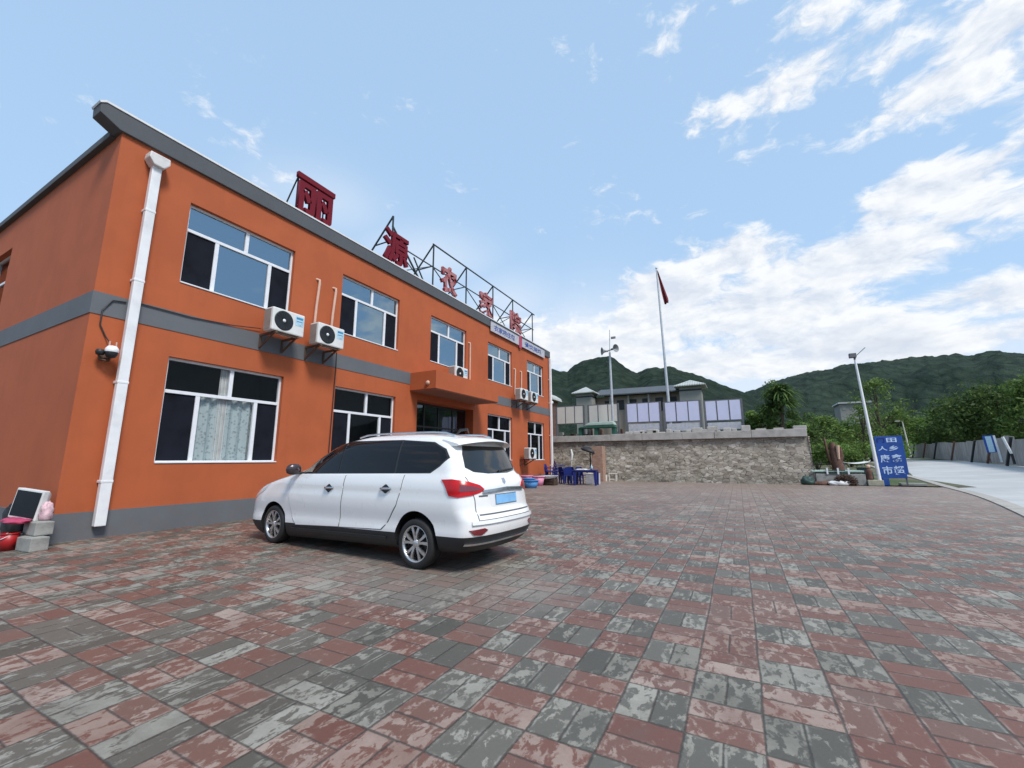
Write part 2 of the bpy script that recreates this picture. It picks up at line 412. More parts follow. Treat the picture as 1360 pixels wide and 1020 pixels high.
def m_corrug(name, col, per=0.2):
    m, t, b = material(name); p = t.obj(); x, y, z = t.sep(p); w = ((x+y*0.3)/per).fract(); w = (w-0.5).abs()*2
    n = t.noise(t.scale(p, 1, 1, .25), 2.5, 5, .65)
    c = t.mix(n.step(.35, .7), tuple(k*.7 for k in col), tuple(k*1.15 for k in col)); c = t.mix((1-w.step(.0, .3))*0.5, c, tuple(k*.45 for k in col))
    setin(t, b, 'Base Color', c); b.inputs['Roughness'].default_value = .8; setin(t, b, 'Normal', t.bump(w, .6, .03)); return m
def m_tiles(name, col):
    m, t, b = material(name); p = t.obj(); x, y, z = t.sep(p); w = ((x)/.22).fract(); w = (w-.5).abs()*2
    n = t.noise(p, 1.4, 5, .65); c = t.mix(n, tuple(k*.6 for k in col), tuple(k*1.3 for k in col))
    setin(t, b, 'Base Color', c); b.inputs['Roughness'].default_value = .75; setin(t, b, 'Normal', t.bump(w, .7, .05)); return m
M = dict(
    paving=m_paving(), orange=m_render('orange_render', (.43, .100, .032)), grey=m_render('grey_render', (.125, .135, .15), .05),
    roof=simple('roof_slab', (.30, .30, .29), .8), coping=simple('white_halo_rim', (.72, .73, .74), .5, var=.05),
    fascia=m_render('grey_fascia', (.088, .096, .108), .12), soffit=m_render('canopy_soffit', (.30, .16, .12), .05),
    frame=simple('white_aluminium', (.76, .78, .82), .35, var=.05), screen=simple('insect_screen', (.010, .012, .019), .8, var=.3, vscale=3, spec=.12),
    glass=m_glass('sky_glass', (.62, .84, 1.0), 5.5, .45), clear=m_glass('clear_glass', (.92, 1, 1), 2.0, 1.0),
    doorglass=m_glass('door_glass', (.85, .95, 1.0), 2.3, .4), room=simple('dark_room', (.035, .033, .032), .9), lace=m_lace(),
    pvc=simple('white_pvc', (.78, .79, .81), .4, var=.08, vscale=3), black=simple('black_rubber', (.012, .012, .013), .6),
    cable=simple('black_cable', (.02, .02, .022), .5), acw=simple('ac_casing', (.70, .71, .70), .42, var=.08, vscale=5), acdark=simple('ac_fan', (.012, .015, .018), .45),
    acside=simple('ac_coil', (.28, .25, .23), .6, bump=.4), aclabel=simple('ac_sticker', (.42, .62, .74), .4, var=.25, vscale=14), acink=simple('ac_sticker_ink', (.05, .25, .45), .5),
    rust=simple('rusty_iron', (.11, .065, .045), .8, var=.3), wrap=simple('pipe_wrap', (.62, .40, .31), .7, var=.1), iron=simple('sign_frame_steel', (.045, .055, .065), .55, metal=.3),
    letter=m_letter(), stone=m_stone(), cap=simple('cement_coping', (.42, .40, .375), .9, var=.16, vscale=2.5, bump=.5, bscale=12),
    road=m_road(), kerb=simple('kerb_concrete', (.36, .34, .31), .9, var=.2, vscale=3, bump=.4), soil=m_soil(),
    car=simple('white_car_paint', (.82, .825, .83), .30, var=.015, vscale=2, coat=1.0), carglass=simple('privacy_glass', (.004, .005, .008), .05, spec=.32, var=.1),
    carglass2=simple('rear_glass', (.010, .012, .014), .04, spec=.85, var=.1), plastic=simple('black_plastic', (.018, .019, .021), .5), chrome=simple('satin_chrome', (.62, .63, .65), .22, metal=1.0, var=.05),
    alloy=simple('alloy_rim', (.60, .60, .60), .28, metal=.85, var=.08), lampred=simple('red_tail_lamp', (.50, .008, .012), .22, spec=.4, var=.15), lampwhite=simple('clear_lamp', (.65, .66, .68), .1, coat=1),
    seam=simple('panel_gap', (.10, .10, .105), .7), plate=simple('blue_number_plate', (.22, .48, .80), .4), tyre=simple('tyre_rubber', (.016, .016, .017), .75, bump=.3),
    lilac=simple('lilac_poster', (.60, .62, .82), .5, var=.04, vscale=3), cream=simple('cream_poster', (.64, .61, .56), .55, var=.06, vscale=2), postgrey=simple('grey_post', (.13, .135, .15), .6), board=simple('pale_board', (.5, .51, .56), .7, var=.15),
    steel=simple('galvanised_pole', (.52, .54, .56), .4, metal=.4), white=simple('white_paint', (.75, .77, .79), .45, var=.06), flag=simple('dark_red_cloth', (.16, .012, .02), .8), horn=simple('grey_horn', (.22, .24, .26), .45),
    blue=simple('blue_board', (.016, .075, .33), .5, var=.15, vscale=4), inkblue=simple('pale_blue_lettering', (.55, .70, .92), .5, var=.1), bluep=simple('dark_blue_plastic', (.008, .022, .17), .38),
    lightblue=simple('light_blue_plastic', (.08, .28, .62), .4), pink=simple('pink_plastic', (.70, .28, .42), .45), red=simple('red_plastic', (.38, .012, .015), .4), magenta=simple('magenta_cloth', (.45, .05, .12), .7),
    brick=m_brick(), bark=simple('bark', (.085, .065, .048), .95, var=.3, bump=.6), leafA=m_leaf('leaf_dark', (.042, .074, .020), (.105, .165, .042)), leafB=m_leaf('leaf_mid', (.078, .135, .030), (.155, .235, .056)),
    leafC=m_leaf('leaf_bright', (.10, .18, .036), (.17, .27, .065)), leafD=m_leaf('leaf_palm', (.05, .105, .028), (.13, .21, .06)), hillA=m_forest('forest_near', (.022, .040, .029), (.036, .058, .040), (.058, .084, .052), .075), hillB=m_forest('forest_far', (.028, .048, .037), (.042, .066, .048), (.066, .094, .062), .055),  # hill greens carry a bluish tint in place of haze
    tileg=m_tiles('grey_roof_tiles', (.085, .095, .11)), tilew=m_tiles('pale_roof_tiles', (.42, .44, .43)), plaster=m_render('old_plaster', (.30, .245, .20)), plasterg=m_render('grey_plaster', (.25, .25, .23)), dark=simple('dark_opening', (.02, .02, .022), .6),
    bannerw=simple('dusty_banner', (.46, .46, .51), .7, var=.15), fence=m_corrug('weathered_fence', (.36, .33, .31)), tarp=simple('green_tarpaulin', (.015, .09, .06), .6), tarplite=simple('pale_green_tarpaulin', (.40, .52, .47), .6), brown=simple('dead_fronds', (.06, .035, .025), .9, var=.4, vscale=12), cement=simple('grey_cement', (.30, .30, .28), .9, var=.2, bump=.5),
    yellowc=simple('yellowish_cement', (.40, .38, .29), .9, var=.15), bottle=simple('dark_green_pot', (.03, .07, .06), .5), hopper=simple('hopper_plastic', (.66, .65, .64), .5, var=.1), cloth=simple('white_sheet', (.72, .73, .73), .8), redbrown=simple('red_brown_wood', (.13, .065, .047), .8, var=.3), tvdark=simple('dark_screen', (.006, .007, .01), .35, spec=.2))

# ------------------------------------------------------------------ ground
KERB = [(-6.0, -14), (-1.4, -5), (0.6, 0), (2.6, 5), (4.1, 9.5), (5.15, 12.9), (6.75, 19.5), (7.85, 26), (8.5, 30.3), (9.1, 34.7), (10.3, 45), (13.4, 66), (17.8, 92), (28, 130), (46, 180)]
def curve_pts(P, n=6):
    out = []
    for i in range(len(P)-1):
        p0, p1, p2, p3 = P[max(i-1, 0)], P[i], P[i+1], P[min(i+2, len(P)-1)]
        for k in range(n):
            t = k/n
            out.append(tuple(0.5*((2*b)+(c-a)*t+(2*a-5*b+4*c-d)*t*t+(3*b-a-3*c+d)*t**3) for a, b, c, d in zip(p0, p1, p2, p3)))
    return out+[P[-1]]
KP = curve_pts(KERB)
def offs(P, d):
    out = []
    for i, p in enumerate(P):
        a, b = Vector(P[max(i-1, 0)]), Vector(P[min(i+1, len(P)-1)]); t = (b-a).normalized(); out.append((p[0]+t.y*d, p[1]-t.x*d))
    return out
def rise(y): return max(0.0, y-27)*0.0135
def road_z(s, y): return 0.035*min(max(s, 0), 22)*min(1, max(0, (y-2)/22))*0.85 + rise(y)*(0.9)
# paved yard, one sheet up to the kerb
mb = MB(); yard = [p for p in KP if p[1] <= 25.9]
for a, b in zip(yard[:-1], yard[1:]): mb.quad((-26, a[1], 0), (a[0], a[1], 0), (b[0], b[1], 0), (-26, b[1], 0))
struct(mb, 'paved_yard', M['paving'], merge=True)
# kerb: low concrete strip between the yard and the road
mb = MB(); K2 = offs(KP, 0.34); K1 = KP
for i in range(len(KP)-1):
    a, b, c, d = K1[i], K2[i], K2[i+1], K1[i+1]; z0, z1 = rise(a[1]), rise(c[1])
    mb.quad((*a, .03+z0), (*b, .03+z0), (*c, .03+z1), (*d, .03+z1)); mb.quad((*b, .03+z0), (*b, -.12+z0), (*c, -.12+z1), (*c, .03+z1)); mb.quad((*a, -.02+z0), (*a, .03+z0), (*d, .03+z1), (*d, -.02+z1))
struct(mb, 'kerb', M['kerb'], merge=True)
WIDTH = [(-20, 9), (0, 9), (20, 8.6), (42, 7.4), (66, 8.2), (92, 6.4), (200, 6)]
def wid(y):
    for (a, u), (b, v) in zip(WIDTH[:-1], WIDTH[1:]):
        if a <= y <= b: return u+(v-u)*(y-a)/(b-a)
    return 6
mb = MB(); NS = 10; rows = []
for i, p in enumerate(K2):
    a, b = Vector(KP[max(i-1, 0)]), Vector(KP[min(i+1, len(KP)-1)]); t = (b-a).normalized(); w = wid(p[1])
    rows.append([(p[0]+t.y*w*k/NS, p[1]-t.x*w*k/NS, -.05+road_z(w*k/NS*1.9, p[1])) for k in range(NS+1)])
for r0, r1 in zip(rows[:-1], rows[1:]):
    for k in range(NS): mb.quad(r0[k], r0[k+1], r1[k+1], r1[k])
struct(mb, 'road', M['road'], merge=True)
FAR = [r[-1] for r in rows]
# terrain, under everything and out to the hills
mb = MB()
def terr(x, y):
    d = math.hypot(x, y); z = -0.3
    if y > 40: z = -0.3+(y-40)*0.012
    if d > 260: z += (d-260)*0.02
    return z
xs = [-1500, -900, -500, -250, -120, -60, -30, -12, 0, 12, 30, 60, 120, 250, 500, 900, 1500]
ys = [-1500, -700, -300, -120, -40, 0, 26.6, 40, 60, 90, 130, 200, 320, 500, 800, 1200, 1500]
for i in range(len(xs)-1):
    for j in range(len(ys)-1):
        mb.quad(*[(x, y, terr(x, y)) for x, y in ((xs[i], ys[j]), (xs[i+1], ys[j]), (xs[i+1], ys[j+1]), (xs[i], ys[j+1]))])
struct(mb, 'terrain', M['soil'], merge=True)
# verge beyond the road, rising from the far edge
mb = MB()
for a, b in zip(FAR[:-1], FAR[1:]):
    a2 = (a[0]+4, a[1]-1, a[2]+.15); b2 = (b[0]+4, b[1]-1, b[2]+.15); a3 = (a[0]+60, a[1]-8, a[2]+2.5); b3 = (b[0]+60, b[1]-8, b[2]+2.5)
    a_, b_ = (a[0], a[1], a[2]-.01), (b[0], b[1], b[2]-.01)
    mb.quad(a_, a2, b2, b_); mb.quad(a2, a3, b3, b2)
struct(mb, 'verge', M['soil'], merge=True)
# raised terrace behind the retaining wall, and the lower field right of it
mb = MB(); mb.quad((-60, 25.9, 2.55), (2.9, 25.9, 2.55), (2.9, 44, 2.7), (-60, 44, 2.7)); mb.quad((-60, 44, 2.7), (2.9, 44, 2.7), (2.0, 130, 6.0), (-60, 130, 6.0))
mb.quad((2.9, 25.9, 2.55), (2.9, 25.9, -.4), (2.9, 44, -.4), (2.9, 44, 2.7)); mb.quad((2.9, 44, 2.7), (2.9, 44, -.4), (2.0, 130, -.4), (2.0, 130, 6))
struct(mb, 'terrace', M['soil'])
mb = MB(); mb.quad((2.9, 25.9, .0), (9, 25.9, .0), (9.2, 34, .08), (2.9, 34, .08)); mb.quad((2.9, 34, .08), (9.2, 34, .08), (24, 95, .85), (2, 95, .8))
struct(mb, 'field', M['soil'], merge=True)

# hills: ridge line by compass direction, built as real relief
def hills(name, prof, dist, r0, m, seed, rough):
    rnd = random.Random(seed); prof = sorted(prof)
    def elev(a):
        if a <= prof[0][0]: return prof[0][1]
        for (a0, e0), (a1, e1) in zip(prof[:-1], prof[1:]):
            if a0 <= a <= a1: k = (a-a0)/(a1-a0); return e0+(e1-e0)*k
        return prof[-1][1]
    from mathutils import noise as mn
    a0, a1 = prof[0][0], prof[-1][0]; NA = int((a1-a0)/R(.16)); NR = 44; mb = MB(); vs = []
    for i in range(NA+1):
        a = a0+(a1-a0)*i/NA; hz = dist*math.tan(elev(a))+CAM_H
        for j in range(NR+1):
            k = j/NR*1.25; r_ = r0+(dist-r0)*k
            s_ = k if k < 1 else 1-(k-1)*1.2
            base = hz*(s_**1.15 if s_ < 1 else 1)
            x, y = sin(a)*r_, cos(a)*r_
            gul = mn.fractal(Vector((x*.006+seed, y*.006, 0)), 1, 2, 5)*hz*.26*math.sin(pi*min(1, s_)*.94)
            leaf = (mn.noise(Vector((x*.11, y*.11, seed)))+.6*mn.noise(Vector((x*.3, y*.3, seed))))*rough
            vs.append((x, y, base+gul*(1 if k < .97 else .2)+leaf*(.3 if s_ < .05 else 1)-1.0))
    fs = [(i*(NR+1)+j, (i+1)*(NR+1)+j, (i+1)*(NR+1)+j+1, i*(NR+1)+j+1) for i in range(NA) for j in range(NR)]
    mb.add(vs, fs, 0, True); return struct(mb, name, m)
pl = [(R(-75), R(5)), (R(-45), R(9.5)), (R(-30), R(11.2))]+[azel(*q) for q in ((733, 491), (754, 495), (763, 486), (773, 480), (790, 475), (807, 471.5), (815, 475), (830, 486), (846, 494), (856, 489), (864, 486.7), (878, 487), (890, 485.6), (899, 489), (911, 494), (928, 498), (945, 506), (967, 514), (989, 522), (1010, 531))]+[(R(9), R(4.5)), (R(15), R(2.5))]
hills('hills', pl, 420, 90, M['hillA'], 3, 1.5)
pr = [(R(-6), R(4.0)), (R(-1), R(6.2))]+[azel(*q) for q in ((985, 525), (1000, 520), (1020, 511), (1040, 503), (1060, 497), (1080, 492.5), (1095, 491), (1115, 486), (1135, 482), (1160, 479.6), (1200, 474), (1230, 471), (1242, 472.5), (1258, 470), (1275, 468.5), (1290, 470.5), (1308, 467), (1327, 464), (1345, 467), (1360, 468))]+[(R(32), R(8.5)), (R(40), R(7)), (R(48), R(4)), (R(60), R(2.5)), (R(75), R(4.5)), (R(82), R(3)), (R(110), R(4)), (R(150), R(6)), (R(200), R(5))]
hills('hills', pr, 760, 150, M['hillB'], 8, 2.4)

# ------------------------------------------------------------------ the guesthouse
FX, Y0, Y1, ZT = -9.6, 2.72, 22.95, 7.27
XB = -20.5
WY = [(3.93, 6.31), (7.81, 10.15), (11.81, 14.13), (15.88, 18.18), (19.93, 22.07)]
UZ, LZ = (4.787, 6.549), (1.216, 3.264)
holes = [(a, b, *UZ) for a, b in WY]+[(a, b, *LZ) for i, (a, b) in enumerate(WY) if i != 2]
DOOR = (11.2, 14.72, 0.06, 3.30); holes.append(DOOR)
house = thing('guesthouse', 'two storey orange rendered guesthouse with grey bands and rooftop letters', 'guesthouse', (FX, Y0, 0))
HO = Vector((FX, Y0, 0))
def hpart(mb, name, m, parent=None, **k):
    o = mb.build(name, m, None, **k); o.parent = parent or house
    o.location = Vector(o.location)-(HO if parent is None else Vector()); return o
def hsub(mb, name, m, parent, **k):
    """sub-part: world-coordinate mesh under a part whose own origin sits at the world origin"""
    o = mb.build(name, m, None, **k); o.parent = parent; return o
mb = MB(); DEP = .16
by = sorted({Y0, Y1, *[v for h in holes for v in h[:2]]}); bz = sorted({-.1, ZT, *[v for h in holes for v in h[2:]]})
for a, b in zip(by[:-1], by[1:]):
    for c, d in zip(bz[:-1], bz[1:]):
        if any(h[0] <= a and b <= h[1] and h[2] <= c and d <= h[3] for h in holes): continue
        mb.quad((FX, a, c), (FX, b, c), (FX, b, d), (FX, a, d))
for h in holes:
    a, b, c, d = h; x0, x1 = FX, FX-(DEP if h is not DOOR else .5)
    mb.quad((x0, a, c), (x0, a, d), (x1, a, d), (x1, a, c)); mb.quad((x0, b, c), (x1, b, c), (x1, b, d), (x0, b, d))
    mb.quad((x0, a, d), (x0, b, d), (x1, b, d), (x1, a, d)); mb.quad((x0, a, c), (x1, a, c), (x1, b, c), (x0, b, c))
# side wall towards the camera, with one narrow window; back and far ends
sh = (-16.6, -15.05, 4.4, 6.35); sxs = [XB, sh[0], sh[1], FX]; szs = [-.1, sh[2], sh[3], ZT]
for a, b in zip(sxs[:-1], sxs[1:]):
    for c, d in zip(szs[:-1], szs[1:]):
        if a == sh[0] and c == sh[2]: continue
        mb.quad((a, Y0, c), (b, Y0, c), (b, Y0, d), (a, Y0, d))
yi = Y0+.2
mb.quad((sh[1], Y0, sh[2]), (sh[1], yi, sh[2]), (sh[1], yi, sh[3]), (sh[1], Y0, sh[3])); mb.quad((sh[0], Y0, sh[2]), (sh[0], Y0, sh[3]), (sh[0], yi, sh[3]), (sh[0], yi, sh[2]))
mb.quad((sh[0], Y0, sh[3]), (sh[1], Y0, sh[3]), (sh[1], yi, sh[3]), (sh[0], yi, sh[3])); mb.quad((sh[0], Y0, sh[2]), (sh[0], yi, sh[2]), (sh[1], yi, sh[2]), (sh[1], Y0, sh[2]))
mb.quad((FX, Y1, -.1), (XB, Y1, -.1), (XB, Y1, ZT), (FX, Y1, ZT)); mb.quad((XB, Y0, -.1), (XB, Y0, ZT), (XB, Y1, ZT), (XB, Y1, -.1))
hpart(mb, 'wall', M['orange'], recalc=False)
# plinth and storey band wrap the near corner
def wrap(name, z0, z1, p, m, gaps=()):
    mb = MB(); segs = [Y0-p]; 
    for g in gaps: segs += [g[0], g[1]]
    segs.append(Y1+p)
    for a, b in zip(segs[0::2], segs[1::2]): mb.box(FX+.001, FX+p, a, b, z0, z1)
    mb.box(XB, FX+.001, Y0-p, Y0-.001, z0, z1)
    return hpart(mb, name, m)
wrap('plinth', -.08, .44, .025, M['grey'], [(11.0, 14.9)])
wrap('band', 3.773, 4.168, .012, M['grey'], [])
# front parapet with its tapered tip past the corner
mb = MB(); poly = [(2.37, 7.42), (2.36, 7.58), (2.44, 7.64), (Y1+.08, 7.64), (Y1+.08, 7.27), (2.67, 7.27)]
mb.prism(poly, lambda y, z: (FX-.28, y, z), lambda y, z: (FX+.06, y, z)); hpart(mb, 'parapet', M['fascia'], bevel=.012)
mb = MB(); poly = [(2.35, 7.585), (2.43, 7.645), (Y1+.09, 7.645), (Y1+.09, 7.685), (2.42, 7.685), (2.335, 7.615)]
mb.prism(poly, lambda y, z: (FX-.29, y, z), lambda y, z: (FX+.075, y, z)); hpart(mb, 'coping', M['coping'])  # white rim strip added for the bright halo along the roof edge
mb = MB(); mb.prism([(FX-.27, 7.24), (XB-.3, 7.05), (XB-.3, 7.18), (FX-.27, 7.38)], lambda x, z: (x, Y0-.09, z), lambda x, z: (x, Y1+.1, z)); hpart(mb, 'roof', M['fascia'], bevel=.01)
# canopy over the door
mb = MB(); mb.box(FX+.002, -8.5, 10.8, 14.9, 3.56, 4.172); cn = hpart(mb, 'canopy', M['orange'], bevel=.012, org=HO)
cn.location = (0, 0, 0)
mb = MB(); mb.box(FX+.03, -8.53, 10.83, 14.87, 3.535, 3.557); so = mb.build('soffit', M['soffit'], org=HO); so.location = (0, 0, 0); so.parent = cn
mb = MB(); mb.lathe([(.0, .06), (.05, .055), (.075, .02), (.08, 0)], Matrix.Translation((-8.83, 10.79, 3.76)) @ Matrix.Rotation(pi/2, 4, 'X'), 16); lp = mb.build('lamp', M['wrap'], org=HO); lp.location = (0, 0, 0); lp.parent = cn
# windows
def window(a, b, c, d, style):
    """frame with a transom, two lights above, three below"""
    x0, x1 = FX-.15, FX-.09; w = .05; mb = MB(); W, H = b-a, d-c; zt = c+H*.66
    m1, m2, mt = a+W*.265, a+W*.765, a+W*.52
    mb.box(x0, x1, a, b, c, c+w); mb.box(x0, x1, a, b, d-w, d); mb.box(x0, x1, a, a+w, c+w, d-w); mb.box(x0, x1, b-w, b, c+w, d-w)
    mb.box(x0, x1+.004, a+w, b-w, zt, zt+.065)
    for y in (m1, m2): mb.box(x0, x1, y-.04, y+.04, c+w, zt)
    mb.box(x0, x1, mt-.04, mt+.04, zt+.065, d-w)
    mb.box(FX-.09, FX+.018, a+.006, b-.006, c+.003, c+.03)
    fr = mb.build('window', M['frame'], org=HO, bevel=.004); fr.location = (0, 0, 0); fr.parent = house
    def sub(q, name, m): o = q.build(name, m, org=HO, recalc=name != 'pane'); o.location = (0, 0, 0); o.parent = fr; return o
    g = MB(); xg = FX-.125
    for (p, q_, r_, s_) in ((a+w, mt-.04, zt+.065, d-w), (mt+.04, b-w, zt+.065, d-w), (m1+.04, m2-.04, c+w, zt)): g.quad((xg, p, r_), (xg, q_, r_), (xg, q_, s_), (xg, p, s_))
    if style != 'screens':
        g.quad((xg, m1-.04, c+w), (xg, a+w, c+w), (xg, a+w, zt), (xg, m1-.04, zt)) if style == 'x' else None
    sub(g, 'pane', M['glass'] if style in ('upper', 'plain') else M['clear'])
    for (p, q_) in ((a+w, m1-.04), (m2+.04, b-w)):
        s_ = MB(); s_.box(xg-.004, xg+.012, p, q_, c+w, zt); sub(s_, 'insect_screen', M['screen'])
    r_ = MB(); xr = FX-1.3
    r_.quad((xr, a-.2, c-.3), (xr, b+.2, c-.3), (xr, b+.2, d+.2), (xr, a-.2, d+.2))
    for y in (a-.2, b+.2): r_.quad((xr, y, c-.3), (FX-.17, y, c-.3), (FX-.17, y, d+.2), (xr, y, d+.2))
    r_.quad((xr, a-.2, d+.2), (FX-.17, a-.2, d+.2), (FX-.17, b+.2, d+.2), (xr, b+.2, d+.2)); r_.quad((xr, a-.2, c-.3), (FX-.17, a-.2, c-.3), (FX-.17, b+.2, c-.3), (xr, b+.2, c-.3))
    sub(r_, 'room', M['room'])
    if style == 'lace':
        for lo, hi, top in ((m1-.02, m2+.02, zt+.03), (m1+.42, m1+.62, d-.05)):
            cu = MB(); n = 26
            for k in range(n):
                y_ = lo+(hi-lo)*k/n; y2 = lo+(hi-lo)*(k+1)/n; o1, o2 = .03*sin(k*1.4), .03*sin((k+1)*1.4); base = FX-.20 if top < d-.1 else FX-.185
                cu.quad((base+o1, y_, c), (base+o2, y2, c), (base+o2, y2, top), (base+o1, y_, top))
            sub(cu, 'curtain', M['lace'] if top < d-.1 else M['cloth'])
    return fr
for i, (a, b) in enumerate(WY):
    window(a, b, *UZ, 'upper')
    if i != 2: window(a, b, *LZ, 'lace' if i == 0 else 'low')
# side window frame
mb = MB(); ys_ = Y0+.14
for (p, q_, r_, s_) in ((sh[0], sh[1], sh[2], sh[2]+.05), (sh[0], sh[1], sh[3]-.05, sh[3]), (sh[0], sh[0]+.05, sh[2]+.05, sh[3]-.05), (sh[1]-.05, sh[1], sh[2]+.05, sh[3]-.05), (sh[0]+.05, sh[1]-.05, 5.6, 5.66)): mb.box(p, q_, ys_-.03, ys_+.03, r_, s_)
fr = mb.build('window', M['frame'], org=HO); fr.location = (0, 0, 0); fr.parent = house
g = MB(); g.quad((sh[0], ys_, sh[2]), (sh[1], ys_, sh[2]), (sh[1], ys_, sh[3]), (sh[0], ys_, sh[3])); o = g.build('pane', M['doorglass'], org=HO, recalc=False); o.location = (0, 0, 0); o.parent = fr
# glazed entrance, set back under the canopy
a, b, c, d = DOOR; xd = FX-.42
mb = MB()
for y in (a, a+.83, a+1.68, a+2.6, b-.06): mb.box(xd-.03, xd+.03, y, y+.06, c, d-.02)
mb.box(xd-.031, xd+.031, a, b, d-.08, d-.001); mb.box(xd-.031, xd+.031, a, b, c, c+.08); mb.box(xd-.028, xd+.028, a, b, 2.42, 2.48)
dr = mb.build('entrance', M['black'], org=HO, bevel=.004); dr.location = (0, 0, 0); dr.parent = house
g = MB(); g.quad((xd, a, c), (xd, b, c), (xd, b, d), (xd, a, d)); o = g.build('pane', M['doorglass'], org=HO, recalc=False); o.location = (0, 0, 0); o.parent = dr
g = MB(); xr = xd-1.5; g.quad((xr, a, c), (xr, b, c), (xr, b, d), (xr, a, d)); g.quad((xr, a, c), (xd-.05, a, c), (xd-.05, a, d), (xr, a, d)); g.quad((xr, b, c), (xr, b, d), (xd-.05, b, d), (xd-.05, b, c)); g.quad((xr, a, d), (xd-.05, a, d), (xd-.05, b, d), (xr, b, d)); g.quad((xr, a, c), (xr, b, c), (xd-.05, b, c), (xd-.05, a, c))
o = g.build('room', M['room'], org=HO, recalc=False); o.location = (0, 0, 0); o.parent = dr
for y in (a+.85+.3, a+1.7+.12):
    g = MB(); g.tube([(xd+.07, y, .9), (xd+.07, y, 1.5)], .016, 8); o = g.build('handle', M['chrome'], org=HO); o.location = (0, 0, 0); o.parent = dr
# rainwater pipes
def pipe(y, zt, zb, hop):
    mb = MB(); x = FX+.11; mb.box(x-.055, x+.055, y-.075, y+.075, zb, zt)
    for z in (.9, 2.6, 4.5, 5.9): mb.box(FX, x+.06, y-.083, y+.083, z, z+.05)
    p = mb.build('downpipe', M['pvc'], org=HO, bevel=.012); p.location = (0, 0, 0); p.parent = house
    if hop:
        h = MB(); h.prism([(-.16, .22), (.16, .22), (.17, .10), (.085, -.02), (-.085, -.02), (-.17, .10)], lambda u, v: (FX+.01, y+u, zt+v), lambda u, v: (FX+.24, y+u, zt+v)); o = h.build('hopper', M['hopper'], org=HO, bevel=.02); o.location = (0, 0, 0); o.parent = p
pipe(3.25, 6.86, .2, True); pipe(22.88, 7.2, .3, False)
# cable drop on the facade
mb = MB(); mb.tube([(FX+.02, 7.76, 4.2), (FX+.02, 7.77, 3.7), (FX+.02, 7.76, 3.25), (FX+.02, 7.73, 1.3)], .014, 6); hpart(mb, 'cable', M['cable'])
mb = MB(); mb.tube([(FX+.03, 3.16, 4.1), (FX+.03, 2.98, 4.07), (FX+.03, 2.86, 3.85), (FX+.03, 2.86, 3.6), (FX+.03, 2.96, 3.4), (FX+.1, 3.02, 3.28)], .011, 6); hpart(mb, 'cable', M['cable'])
mb = MB(); mb.tube([(FX+.03, 3.35, 4.14), (FX+.03, 4.2, 4.13), (FX+.03, 5.0, 4.19), (FX+.05, 5.6, 4.28)], .010, 6); hpart(mb, 'cable', M['cable'])

# ------------------------------------------------------------------ air conditioners on the facade
def make_ac():
    """origin: middle of the wall side at the bottom; x outwards, y along the wall"""
    r = thing('air_conditioner', 'x', 'air conditioner')
    W, H, D0, D1 = .80, .54, .30, .62
    b = MB(); b.box(D0, D1, -W/2, W/2, 0, H); child(b, 'casing', M['acw'], r, bevel=.03)
    s_ = MB(); s_.box(D0+.02, D1-.06, -W/2-.006, -W/2+.01, .03, H-.04); s_.box(D0-.008, D0+.01, -W/2+.03, W/2-.03, .03, H-.03); child(s_, 'coil', M['acside'], r)
    f = MB(); Mx = Matrix.Translation((D1-.004, -.12, H/2)) @ Matrix.Rotation(pi/2, 4, 'Y')
    f.lathe([(0, .012), (.05, .014), (.2, .012), (.222, .016), (.232, .004), (.232, 0)], Mx, 32); g = child(f, 'fan', M['acdark'], r)
    gr = MB()
    for k in range(16):
        t = k*pi/8; gr.tube([(D1+.014, -.12+.04*cos(t), H/2+.04*sin(t)), (D1+.016, -.12+.215*cos(t+.3), H/2+.215*sin(t+.3))], .0035, 4)
    o = gr.build('grille', M['plastic']); o.parent = g
    h = MB(); h.lathe([(0, .03), (.03, .028), (.042, .012)], Mx, 16); o = h.build('hub', M['white']); o.parent = g
    l = MB(); l.box(D1-.002, D1+.004, .16, .37, .24, .47); lb = child(l, 'sticker', M['aclabel'], r)
    l = MB(); l.box(D1+.004, D1+.006, .18, .35, .40, .45); l.box(D1+.004, D1+.006, .2, .34, .34, .36); o = l.build('print', M['acink']); o.parent = lb
    k = MB()
    for y in (-.27, .27):
        k.bar((.01, y, -.03), (D1, y, -.03), .045); k.bar((.02, y, -.03), (.02, y, -.34), .04); k.bar((.03, y, -.32), (D1-.1, y, -.04), .035)
    k.bar((D1-.06, -.3, -.03), (D1-.06, .3, -.03), .04); child(k, 'bracket', M['rust'], r)
    return r
AC = [(5.90, 4.12, .0, 'white air conditioner under the first upper window, the unit nearest the white downpipe'),
      (7.08, 4.10, .0, 'white air conditioner left of the second upper window, two tall pipes rising beside it'),
      (12.95, 4.125, .0, 'white air conditioner resting on top of the orange entrance canopy'),
      (18.35, 4.09, .0, 'white air conditioner between the last two upper windows, left of the far pair'),
      (19.55, 4.09, .0, 'white air conditioner under the last upper window, right of the far pair'),
      (19.25, 1.25, .0, 'white air conditioner on the ground floor wall beside the last lower window')]
ac0 = make_ac()
for i, (y, z, _, lab) in enumerate(AC):
    o = ac0 if i == 0 else copy_tree(ac0)
    o.location = (FX, y, z+.04); tag(o, lab, 'air conditioner', 'air conditioners on the orange facade')
    if i == 2:
        o.location.z = 4.12+.06; o.rotation_euler.z = 0
        for ch in list(o.children):
            if ch.name.startswith('bracket'): bpy.data.objects.remove(ch)
        for yy in (-.27, .27): k = MB(); k.box(.28, .64, yy-.03, yy+.03, -.06, .0); child(k, 'foot', M['rust'], o)
